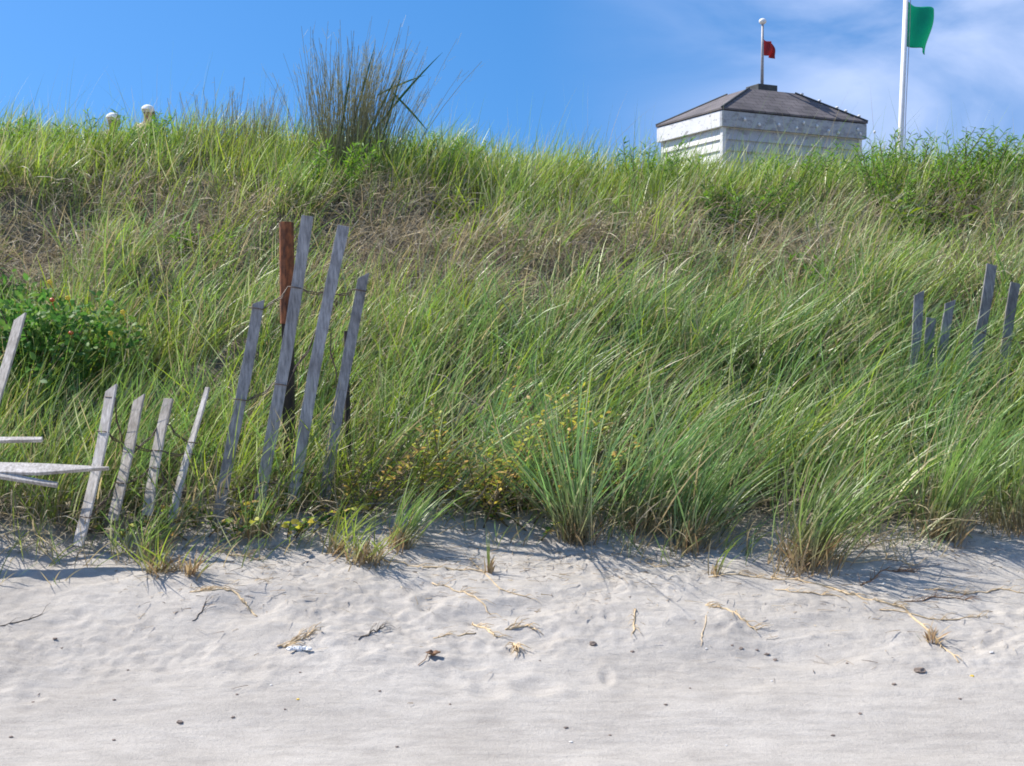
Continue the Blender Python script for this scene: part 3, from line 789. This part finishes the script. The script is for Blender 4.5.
for u, w in ((0, 0), (LU, 0), (0, LW), (LU, LW)):
    mb = MB(); su = .05 if u == 0 else -.05; sw = .05 if w == 0 else -.05
    ua, ub = sorted((u - su * .3, u + su * 1.2)); wa, wb = sorted((w - sw * .3, w + sw * 1.2))
    rotbox(mb, ua, ub, wa, wb, gbase, EZ - .29); mb.build('corner_board', M['siding'], shack)
e = .075
for (a, b_, c_, d_) in ((-e, LU + e, -e, -.012), (-e, LU + e, LW + .012, LW + e), (-e, -.012, -.012, LW + .012), (LU + .012, LU + e, -.012, LW + .012)):
    mb = MB(); rotbox(mb, a, b_, c_, d_, EZ - .285, EZ); mb.build('fascia', M['fascia_shaded'] if (b_ > 1 and d_ < 0) else M['fascia'], shack, bevel=.004)
# roof: four hip slopes cut off by a short flat cap
ov = .09; RISE = .62; hu, hw = .55, .34
E = [SP(-ov, -ov, EZ + .012), SP(LU + ov, -ov, EZ + .012), SP(LU + ov, LW + ov, EZ + .012), SP(-ov, LW + ov, EZ + .012)]
T = [SP(LU / 2 - hu, LW / 2 - hw, EZ + RISE), SP(LU / 2 + hu, LW / 2 - hw, EZ + RISE), SP(LU / 2 + hu, LW / 2 + hw, EZ + RISE), SP(LU / 2 - hu, LW / 2 + hw, EZ + RISE)]
vs = E + [p + Vector((0, 0, .035)) for p in E] + T
me = bpy.data.meshes.new('roof')
me.from_pydata([tuple(v - shack.location) for v in vs], [], [(3, 2, 1, 0)] + [(k, (k + 1) % 4, 4 + (k + 1) % 4, 4 + k) for k in range(4)] + [(4 + k, 4 + (k + 1) % 4, 8 + (k + 1) % 4, 8 + k) for k in range(4)] + [(8, 9, 10, 11)])
uv = me.uv_layers.new(name='UVMap')
for p in me.polygons:
    co = [Vector(me.vertices[i].co) for i in p.vertices]; ex = (co[1] - co[0]).normalized(); nn = p.normal; ey = nn.cross(ex)
    for li, q in zip(p.loop_indices, co): uv.data[li].uv = ((q - co[0]).dot(ex), (q - co[0]).dot(ey))
roof = link('roof', me, shack, M['roof'])
for k in range(4):
    a = vs[4 + k]; t_ = T[k]; mb = MB(); mb.tube([a + Vector((0, 0, .006)), t_ + Vector((0, 0, .006))], .022, 6)
    r_ = mb.build('hip_cap', M['roof_trim'], roof, loc=shack.location)
mb = MB(); rotbox(mb, LU / 2 - .22, LU / 2 + .24, LW / 2 - .2, LW / 2 + .2, EZ + RISE - .02, EZ + RISE + .15); mb.build('roof_cap', M['roof_trim'], shack, bevel=.01)
# small white blobs along the shaded eave and the far hip
for u, dz in ((.42, -.13), (.75, -.2), (1.2, -.17), (1.62, -.2), (1.78, -.09), (2.1, -.13), (2.38, -.2), (2.62, -.22), (3.1, -.12), (3.16, -.2), (3.52, -.14)):
    q = SP(u, -e - .018, EZ + dz); mb = MB(); mb.blob(q, (.026, .026, .03), 8, 6); mb.tube([q, SP(u, -e + .01, EZ + dz + .03)], .008, 5); mb.build('eave_blob', M['cap'], shack, smooth=True)
for t in (.12, .3, .42, .66, .9):
    q = vs[5].lerp(T[1], t) + Vector((0, 0, .045)); mb = MB(); mb.blob(q, (.035, .035, .022), 8, 6); mb.build('ridge_bump', M['cap'], shack, smooth=True)
# mast and red flag
mz = EZ + RISE + .15; mc = SP(LU / 2 + .02, LW / 2, mz); mtop = Vector((mc.x, mc.y, at(764, 24, mc.y).z))
mast = empty('flag_mast', mc); tag(mast, 'thin mast with a white ball finial standing on the shack roof', 'flagpole')
mb = MB(); mb.tube([mc, mc.lerp(mtop, .5), mtop], [.032, .028, .022], 10); mb.build('pole', M['pole_grey'], mast, smooth=True)
mb = MB(); mb.blob(mtop + Vector((0, 0, .05)), (.075, .075, .06), 12, 8); mb.build('ball_finial', M['pole_white'], mast, smooth=True)
def flag(name, org, wd, ht, m, label, sag, waves, amp, lean, nx=22, nz=24):
    """hangs from the pole edge: sag lowers the fly end"""
    vs = []; fs = []
    for j in range(nz + 1):
        for i in range(nx + 1):
            s_, t = i / nx, j / nz
            x = wd * s_ * (1 - .10 * t * s_ + lean * t); y = amp * s_ ** .8 * math.sin(waves * s_ * 6.28 + t * 2.2) + amp * .6 * math.sin(t * 5 + s_ * 3) * s_
            z = -ht * t - sag * s_ ** 1.4 - .04 * ht * math.sin(s_ * 5 + t)
            vs.append(Vector((x, y, z)))
    for j in range(nz):
        for i in range(nx):
            a = j * (nx + 1) + i; fs.append((a, a + nx + 1, a + nx + 2, a + 1))
    me = bpy.data.meshes.new(name); me.from_pydata([tuple(v) for v in vs], [], fs); me.update()
    me.polygons.foreach_set('use_smooth', [True] * len(fs))
    o = link(name, me, None, m); o.location = org; o.rotation_euler = (0, 0, R(32))
    s = o.modifiers.new('Solidify', 'SOLIDIFY'); s.thickness = .006
    tag(o, label, 'flag'); return o
fl = at(765, 39, mc.y)
flag('flag', Vector((mc.x + .02, mc.y, fl.z)), .30, .30, M['red_flag'], 'small crumpled dark red flag on the mast above the shack roof', .05, 1.3, .07, .1)
# white flagpole with a green flag
D1 = 19.0
b1 = at(900, 157, D1); t1 = at(906.5, -16, D1); dirp = (t1 - b1).normalized()
gp = gz(b1.x, D1); bb = b1 - dirp * ((b1.z - gp) / dirp.z + .1)
pole = empty('flagpole', bb); tag(pole, 'tall white flagpole rising behind the crest right of the shack', 'flagpole')
mb = MB(); mb.tube([bb, b1, t1], [.055, .046, .037], 14); mb.build('pole', M['pole_white'], pole, smooth=True)
mb = MB(); rp = [bb.lerp(t1, t) + Vector((.075 - .02 * t + .008 * math.sin(t * 9), -.03, 0)) for t in np.linspace(.2, .985, 14)]; mb.tube(rp, .006, 5); mb.build('halyard', M['pole_grey'], pole, smooth=True)
mb = MB(); q = bb.lerp(t1, .2) + Vector((.062, -.02, 0)); mb.tube([q + Vector((0, 0, -.09)), q + Vector((.03, 0, -.02)), q + Vector((.03, 0, .02)), q + Vector((0, 0, .09))], .012, 6); mb.build('cleat', M['pole_grey'], pole, smooth=True)
mb = MB(); mb.blob(t1 + Vector((0, 0, .05)), (.07, .07, .07), 12, 8); mb.build('ball_finial', M['pole_white'], pole, smooth=True)
fp = at(908, 1, D1)
flag('flag', Vector((fp.x - .01, D1 - .01, fp.z)), .60, .68, M['green_flag'], 'plain bright green flag hanging from the white flagpole', .07, .95, .08, .05)

# ------------------------------------------------------------------ two people beyond the crest: only their heads show
def person(px, row_top, Yd, label, shirt):
    top = at(px, row_top, Yd); g0 = gz(top.x, Yd); hgt = top.z - g0
    root = empty('person', Vector((top.x, Yd, g0))); tag(root, label, 'person', 'people on the dune top')
    s = hgt / 1.72
    J = {'pel': (0, 0, .95), 'chest': (0, 0, 1.28), 'neck': (0, 0, 1.46), 'headb': (0, -.01, 1.54), 'head': (0, -.015, 1.62), 'crown': (0, 0, 1.685)}
    E_ = [('pel', 'chest'), ('chest', 'neck'), ('neck', 'headb'), ('headb', 'head'), ('head', 'crown')]
    rad = {'pel': .15, 'chest': .155, 'neck': .055, 'headb': .07, 'head': .088, 'crown': .06}
    for sgn, nme in ((-1, 'l'), (1, 'r')):
        for k, p, r_ in (('sh', (.185, 0, 1.40), .062), ('el', (.235, .02, 1.12), .043), ('wr', (.24, -.06, .88), .03), ('ha', (.235, -.08, .79), .034), ('hip', (.095, 0, .88), .10), ('kn', (.105, -.01, .48), .06), ('an', (.11, .02, .09), .042), ('toe', (.125, -.13, .035), .035)):
            J[nme + k] = (p[0] * sgn, p[1], p[2]); rad[nme + k] = r_
        E_ += [('chest', nme + 'sh'), (nme + 'sh', nme + 'el'), (nme + 'el', nme + 'wr'), (nme + 'wr', nme + 'ha'), ('pel', nme + 'hip'), (nme + 'hip', nme + 'kn'), (nme + 'kn', nme + 'an'), (nme + 'an', nme + 'toe')]
    def grown(name, keys, edges, grow, m, rootk, parent):
        keys = list(keys); me = bpy.data.meshes.new(name)
        me.from_pydata([tuple(np.array(J[k]) * s) for k in keys], [(keys.index(a), keys.index(b_)) for a, b_ in edges], [])
        o = link(name, me, parent, m)
        sk = o.modifiers.new('Skin', 'SKIN')
        for i, k in enumerate(keys):
            dta = me.skin_vertices[0].data[i] if me.skin_vertices else None
            if dta: dta.radius = (rad[k] * s + grow, rad[k] * s + grow); dta.use_root = (k == rootk)
        ss = o.modifiers.new('Subdivision', 'SUBSURF'); ss.levels = 2; ss.render_levels = 2
        return o
    def ensure(o): pass
    # skin layer has to exist before radii are set
    def body(name, keys, edges, grow, m, rootk):
        keys = list(keys); me = bpy.data.meshes.new(name)
        me.from_pydata([tuple(np.array(J[k]) * s) for k in keys], [(keys.index(a), keys.index(b_)) for a, b_ in edges], [])
        o = link(name, me, root, m); o.modifiers.new('Skin', 'SKIN')
        if not me.skin_vertices:
            bpy.context.view_layer.objects.active = o; bpy.ops.mesh.customdata_skin_add()
        for i, k in enumerate(keys):
            q = me.skin_vertices[0].data[i]; q.radius = (rad[k] * s + grow, rad[k] * s + grow); q.use_root = (k == rootk)
        ss = o.modifiers.new('Subdivision', 'SUBSURF'); ss.levels = 2; ss.render_levels = 2
        o.modifiers[0].use_smooth_shade = True
        return o
    body('body', J.keys(), E_, 0, M['skin'], 'pel')
    ks = ['pel', 'chest', 'lsh', 'rsh', 'lel', 'rel']; body('shirt', ks, [('pel', 'chest'), ('chest', 'lsh'), ('chest', 'rsh'), ('lsh', 'lel'), ('rsh', 'rel')], .012, shirt, 'pel')
    ks = ['pel', 'lhip', 'rhip', 'lkn', 'rkn']; body('shorts', ks, [('pel', 'lhip'), ('pel', 'rhip'), ('lhip', 'lkn'), ('rhip', 'rkn')], .016, M['shorts'], 'pel')
    P = lambda x, y, z: root.location + Vector((x, y, z)) * s
    mb = MB(); mb.blob(P(.012, .03, 1.60), (.098 * s, .095 * s, .10 * s), 14, 10); mb.build('hair', M['hair'], root, smooth=True)
    mb = MB(); mb.blob(P(0, -.005, 1.66), (.104 * s, .114 * s, .08 * s), 16, 10); mb.blob(P(0, -.13, 1.645), (.07 * s, .075 * s, .010 * s), 12, 6); mb.build('cap', M['cap'], root, smooth=True)
    mb = MB(); mb.blob(P(0, -.115, 1.575), (.014 * s, .022 * s, .022 * s), 8, 6); mb.build('nose', M['skin'], root, smooth=True)
    for sg in (-1, 1):
        mb = MB(); mb.blob(P(sg * .034, -.098, 1.602), (.012 * s, .008 * s, .007 * s), 8, 6); mb.build('eye', M['hair'], root, smooth=True)
    mb = MB(); mb.blob(P(0, -.098, 1.535), (.022 * s, .008 * s, .005 * s), 8, 6); mb.build('mouth', M['red_flag'], root, smooth=True)
    return root
person(148, 106, 15.0, 'person in a white cap whose head shows brightest above the grass', M['shirt'])
person(113, 114, 15.6, 'person in a white cap mostly hidden behind crest grass', M['shorts'])

# ------------------------------------------------------------------ litter on the sand
def on_sand_line(pts, lift):
    out = []
    for a, b_ in zip(pts[:-1], pts[1:]):
        for t in np.linspace(0, 1, 6)[:-1]: out.append((a[0] + (b_[0] - a[0]) * t, a[1] + (b_[1] - a[1]) * t))
    out.append(pts[-1]); res = []
    for i, (x, y) in enumerate(out):
        p = on_ground(x + random.uniform(-1, 1), y + random.uniform(-.8, .8)); p.z += lift; res.append(p)
    return res
def straw(pts, r, label, m='straw', extra=0, name='straw', cat='straw', lift=.002):
    p = on_sand_line(pts, lift); n = len(p); mb = MB()
    rs = [r * .62 * (.5 + .7 * math.sin(math.pi * min(.95, .15 + .8 * i / n))) for i in range(n)]
    mb.tube(p, rs, 6)
    for k in range(extra * 2):
        i = random.randrange(n); a = random.uniform(-.7, .7); L = random.uniform(.03, .09)
        d = (p[min(i + 1, n - 1)] - p[max(0, i - 1)]).normalized(); q = p[i] + Vector((d.x * math.cos(a) - d.y * math.sin(a), d.x * math.sin(a) + d.y * math.cos(a), 0)) * L
        q.z = gz(q.x, q.y) + .004 + random.uniform(0, .018); mid = p[i].lerp(q, .5); mid.z += .01
        mb.tube([p[i], mid, q], [r * .3, r * .26, r * .14], 5)
    o = mb.build(name, M[m], None, loc=p[0], smooth=True); tag(o, label, cat, 'straw and stalks lying on the sand'); return o
straw([(770, 576), (832, 590), (872, 603), (905, 613), (932, 637), (958, 663)], .0065, 'longest yellow straw runner snaking down the right sand', extra=9)
straw([(709, 580), (745, 577), (772, 580)], .005, 'yellow straw running right from the tiny two-blade tuft', extra=5)
straw([(706, 607), (726, 611), (746, 624), (758, 630)], .006, 'bent golden straw below the tiny two-blade tuft', extra=7)
straw([(709, 609), (703, 632), (701, 648)], .0025, 'hair-thin straw hanging down from the bent golden one')
straw([(190, 592), (212, 592), (237, 597), (257, 613)], .0065, 'arched golden straw below the spiky left tuft', extra=8)
straw([(277, 647), (296, 643), (312, 634)], .007, 'frayed golden straw bundle above the white litter', extra=9)
straw([(473, 622), (486, 630), (498, 638)], .0065, 'golden straw slanting down above the brown dead leaf', extra=4)
straw([(505, 632), (518, 629), (533, 630)], .007, 'short level golden straw beside the slanting one', extra=4)
straw([(513, 642), (517, 648), (516, 652)], .008, 'little curled straw husk below the level golden straw', extra=8)
straw([(434, 641), (455, 639), (477, 636)], .0045, 'thin level straw left of the slanting golden one', extra=2)
straw([(384, 561), (410, 567), (445, 571), (492, 573)], .0055, 'long pale straw stretching right from the low sprawling tuft', extra=3)
straw([(432, 586), (460, 594), (478, 603), (490, 613)], .0045, 'pale straw sloping below the long pale one', extra=5)
straw([(636, 612), (634, 626), (633, 636)], .005, 'short upright tan straw in the open middle sand', extra=3)
straw([(358, 642), (374, 636), (385, 630)], .0035, 'dark crooked twig pair in the middle left sand', 'twig', 4, 'twig', 'twig')
straw([(193, 624), (200, 615), (206, 606)], .003, 'short dark twig under the arched golden straw', 'twig', 2, 'twig', 'twig')
straw([(0, 627), (24, 622), (42, 615)], .003, 'thin dark twig at the left edge of the sand', 'twig', 2, 'twig', 'twig')
straw([(860, 586), (885, 572), (915, 575)], .004, 'brown rootlets exposed under the right-hand grass', 'dead_leaf', 14, 'root', 'root')
straw([(905, 605), (935, 598), (965, 600)], .0035, 'tangle of brown roots further right than the others', 'dead_leaf', 12, 'root', 'root')
straw([(775, 590), (800, 596), (835, 598)], .004, 'thin pale straw just below the longest runner', extra=5)
straw([(820, 560), (862, 566), (890, 560), (918, 566)], .004, 'tan straw half buried in the shade right of the brown thatched tuft', extra=9)
straw([(925, 590), (965, 596), (1000, 590), (1023, 596)], .0045, 'pale straw reaching the right edge of the photo', extra=8)
straw([(880, 612), (940, 622), (985, 618)], .0035, 'faint straw above the isolated dead tussock', extra=7)
straw([(470, 560), (500, 590), (530, 600)], .0035, 'thin straw slanting from the husked stalk', extra=5)
straw([(640, 560), (660, 568), (690, 566)], .0035, 'short pale straw at the foot of the splayed tuft', extra=6)
straw([(210, 552), (235, 557), (262, 560)], .005, 'dry golden stalks piled between the left tufts', extra=14)

nc = 5200
cx_ = RNG.uniform(-3.2, 3.2, nc); cy_ = 5.6 - np.abs(RNG.normal(size=nc)) * .45
kp = (cy_ > 3.9) & (RNG.random(nc) < np.clip(.25 + 1.6 * (fbm(cx_ * 1.6, cy_ * 2, 95, 2) - .38), 0, 1)); cx_ = cx_[kp]; cy_ = cy_[kp]; nc = len(cx_)
cz_ = height(cx_, cy_, True) + .006
dd = RNG.normal(size=(nc, 3)); dd[:, 2] = np.abs(dd[:, 2]) * .12; dd = norm(dd); t_ = RNG.random((nc, 1))
cc_ = np.where(t_ < .22, C3(.16, .12, .09), np.where(t_ < .75, C3(.38, .28, .17), C3(.6, .5, .34))) * RNG.uniform(.7, 1.3, (nc, 1))
ch = foliage('straw_chaff', [strips(np.stack([cx_, cy_, cz_], -1), dd, norm(dd + np.array([0, 0, -.25])), RNG.uniform(.01, .085, nc), RNG.uniform(.0018, .004, nc), cc_, cc_, 3, shape='rod', side=np.tile([0, -.8, .6], (nc, 1)) + RNG.normal(size=(nc, 3)) * .3)], M['dry'])
tag(ch, 'fine straw chaff and plant crumbs strewn over the sand below the grass', 'chaff', kind='stuff')

def bit(px, py, r, name, label, m, cat, group, seed, flat=.6, n=8):
    p = on_ground(px, py); mb = MB(); mb.blob(Vector((p.x, p.y, p.z + r * flat * .35)), (r, r * .8, r * flat), n, 6, .28, seed)
    o = mb.build(name, M[m], None, loc=p, smooth=False); tag(o, label, cat, group); return o
bit(593, 645, .017, 'pebble', 'largest brown stone on the open middle sand', 'stone', 'stone', 'stones on the sand', 1)
bit(632, 653, .010, 'pebble', 'flat dark chip just right of the largest brown stone', 'stone', 'stone', 'stones on the sand', 2, .35)
bit(180, 723, .011, 'pebble', 'roundest dark pebble low on the left sand', 'stone', 'stone', 'stones on the sand', 3)
bit(919, 672, .022, 'pebble', 'grey lump of crusted sand low on the right', 'stone', 'stone', 'stones on the sand', 4, .5)
for i, (x, y, r) in enumerate(((11, 737, .008), (114, 700, .007), (233, 718, .007), (114, 741, .007), (33, 701, .006), (237, 694, .006), (55, 643, .008), (285, 710, .005), (380, 692, .006), (397, 747, .006),
                               (741, 650, .009), (767, 654, .010), (775, 659, .009), (757, 651, .007), (666, 706, .007), (566, 728, .008), (833, 736, .007), (860, 714, .007), (894, 685, .010), (732, 648, .006),
                               (847, 664, .006), (300, 672, .005), (62, 650, .006), (128, 672, .006), (690, 690, .005), (540, 662, .005), (450, 705, .005), (960, 700, .006), (1003, 640, .006), (610, 735, .005))):
    bit(x, y, r, 'dark_fleck', 'tiny dark speck of grit on the smooth sand', 'stone', 'grit', 'dark specks on the sand', 20 + i, .5, 6)
for i, (x, y, r) in enumerate(((571, 742, .007), (726, 746, .005), (772, 682, .006), (991, 657, .008), (884, 583, .008), (706, 650, .006), (271, 685, .005))):
    bit(x, y, r, 'shell_fragment', 'tiny white shell chip on the sand', 'stone_pale', 'shell', 'white shell chips on the sand', 60 + i, .4, 6)
bit(972, 676, .009, 'dead_leaf', 'small yellow-green leaf scrap low on the right sand', 'yellow', 'leaf', None, 80, .4)
bit(298, 700, .006, 'petal', 'single yellow petal low on the left sand', 'yellow', 'petal', None, 81, .4)
# white plastic litter
p = on_ground(299, 653); mb = MB()
for k in range(5): mb.blob(p + Vector((-.035 + k * .018, random.uniform(-.006, .006), .006)), (.013, .010, random.uniform(.006, .011)), 8, 6, .25, 90 + k)
o = mb.build('litter', M['plastic'], None, loc=p); tag(o, 'crumpled white scrap of plastic litter on the left sand', 'litter')
# brown dead leaf with its stalk
p = on_ground(433, 660); lf = empty('dead_leaf', p); tag(lf, 'curled brown dead leaf with a stalk lying on the middle sand', 'leaf')
mb = MB(); vs = []; fs = []
for i in range(7):
    for j in range(5):
        u = i / 6 - .5; v = (j / 4 - .5) * math.sqrt(max(.02, 1 - (2 * u) ** 2)); vs.append(p + Vector((u * .055, v * .04, .003 + .05 * v * v + .025 * abs(u) + random.uniform(0, .006))))
for i in range(6):
    for j in range(4): a = i * 5 + j; fs.append((a, a + 5, a + 6, a + 1))
mb.add(vs, fs); b_ = mb.build('leaf_blade', M['dead_leaf'], lf); sm = b_.modifiers.new('Solidify', 'SOLIDIFY'); sm.thickness = .002
mb = MB(); q = on_ground(418, 668); mb.tube([p + Vector((-.02, -.004, .012)), p.lerp(q, .5) + Vector((0, 0, .008)), q + Vector((0, 0, .003))], .0016, 5); mb.build('stalk', M['dead_leaf'], lf, smooth=True)

# ------------------------------------------------------------------ light
sd = Vector((-.93, .36, 0)).normalized(); EL = R(50)
sundir = Vector((sd.x * math.cos(EL), sd.y * math.cos(EL), math.sin(EL)))
sun = bpy.data.lights.new('Sun', 'SUN'); sun.energy = 4.6; sun.angle = R(.53); sun.color = (1, .94, .86)
so = bpy.data.objects.new('Sun', sun); COL.objects.link(so); so.location = (-20, 15, 30)
so.rotation_euler = sundir.to_track_quat('Z', 'Y').to_euler()
w = bpy.data.worlds.new('World'); scene.world = w; w.use_nodes = True; nt = w.node_tree
bg = nt.nodes['Background']; bg.inputs['Strength'].default_value = .12
sky = N(nt, 'ShaderNodeTexSky', sky_type='NISHITA'); sky.sun_disc = False; sky.sun_elevation = EL; sky.sun_rotation = math.atan2(sd.x, sd.y) % (2 * math.pi)
sky.altitude = 0; sky.air_density = 1.0; sky.dust_density = .3; sky.ozone_density = 2.5
tc = N(nt, 'ShaderNodeTexCoord')
va = N(nt, 'ShaderNodeVectorMath', operation='ADD'); va.inputs[1].default_value = (0, 0, .30); nt.links.new(tc.outputs['Generated'], va.inputs[0])
vn = N(nt, 'ShaderNodeVectorMath', operation='NORMALIZE'); nt.links.new(va.outputs[0], vn.inputs[0]); nt.links.new(vn.outputs[0], sky.inputs[0])
hs = N(nt, 'ShaderNodeHueSaturation', Saturation=1.32, Value=1.0); nt.links.new(sky.outputs[0], hs.inputs['Color'])
mp = N(nt, 'ShaderNodeMapping'); mp.inputs['Scale'].default_value = (2.2, 2.2, 5.0); mp.inputs['Rotation'].default_value = (0, R(25), 0); nt.links.new(tc.outputs['Generated'], mp.inputs[0])
cn = N(nt, 'ShaderNodeTexNoise', Scale=1.9, Detail=6.0, Roughness=.52, Distortion=.6); nt.links.new(mp.outputs[0], cn.inputs['Vector'])
sx = N(nt, 'ShaderNodeSeparateXYZ'); nt.links.new(tc.outputs['Generated'], sx.inputs[0])
mr = N(nt, 'ShaderNodeMapRange'); mr.interpolation_type = 'SMOOTHSTEP'; mr.inputs[1].default_value = .0; mr.inputs[2].default_value = .34; nt.links.new(sx.outputs['X'], mr.inputs[0])
cr = ramp(nt, cn.outputs[0], [(.34, (.06, .06, .06)), (.68, (1, 1, 1))])
mu = N(nt, 'ShaderNodeMath', operation='MULTIPLY'); nt.links.new(mr.outputs[0], mu.inputs[0]); nt.links.new(cr.outputs[0], mu.inputs[1])
mu2 = N(nt, 'ShaderNodeMath', operation='MULTIPLY'); nt.links.new(mu.outputs[0], mu2.inputs[0]); mu2.inputs[1].default_value = .72
nt.links.new(mixc(nt, mu2.outputs[0], hs.outputs[0], (4.3, 4.9, 6.6)), bg.inputs['Color'])

vs_ = scene.view_settings; scene.display_settings.display_device = 'sRGB'
vs_.view_transform = 'Standard'; vs_.look = 'None'; vs_.exposure = 0.7; vs_.gamma = 1; vs_.use_curve_mapping = False
scene.cycles.max_bounces = 7; scene.cycles.diffuse_bounces = 3; scene.cycles.transmission_bounces = 4; scene.cycles.glossy_bounces = 2
scene.cycles.use_denoising = True
scene.cycles.filter_width = 1.8
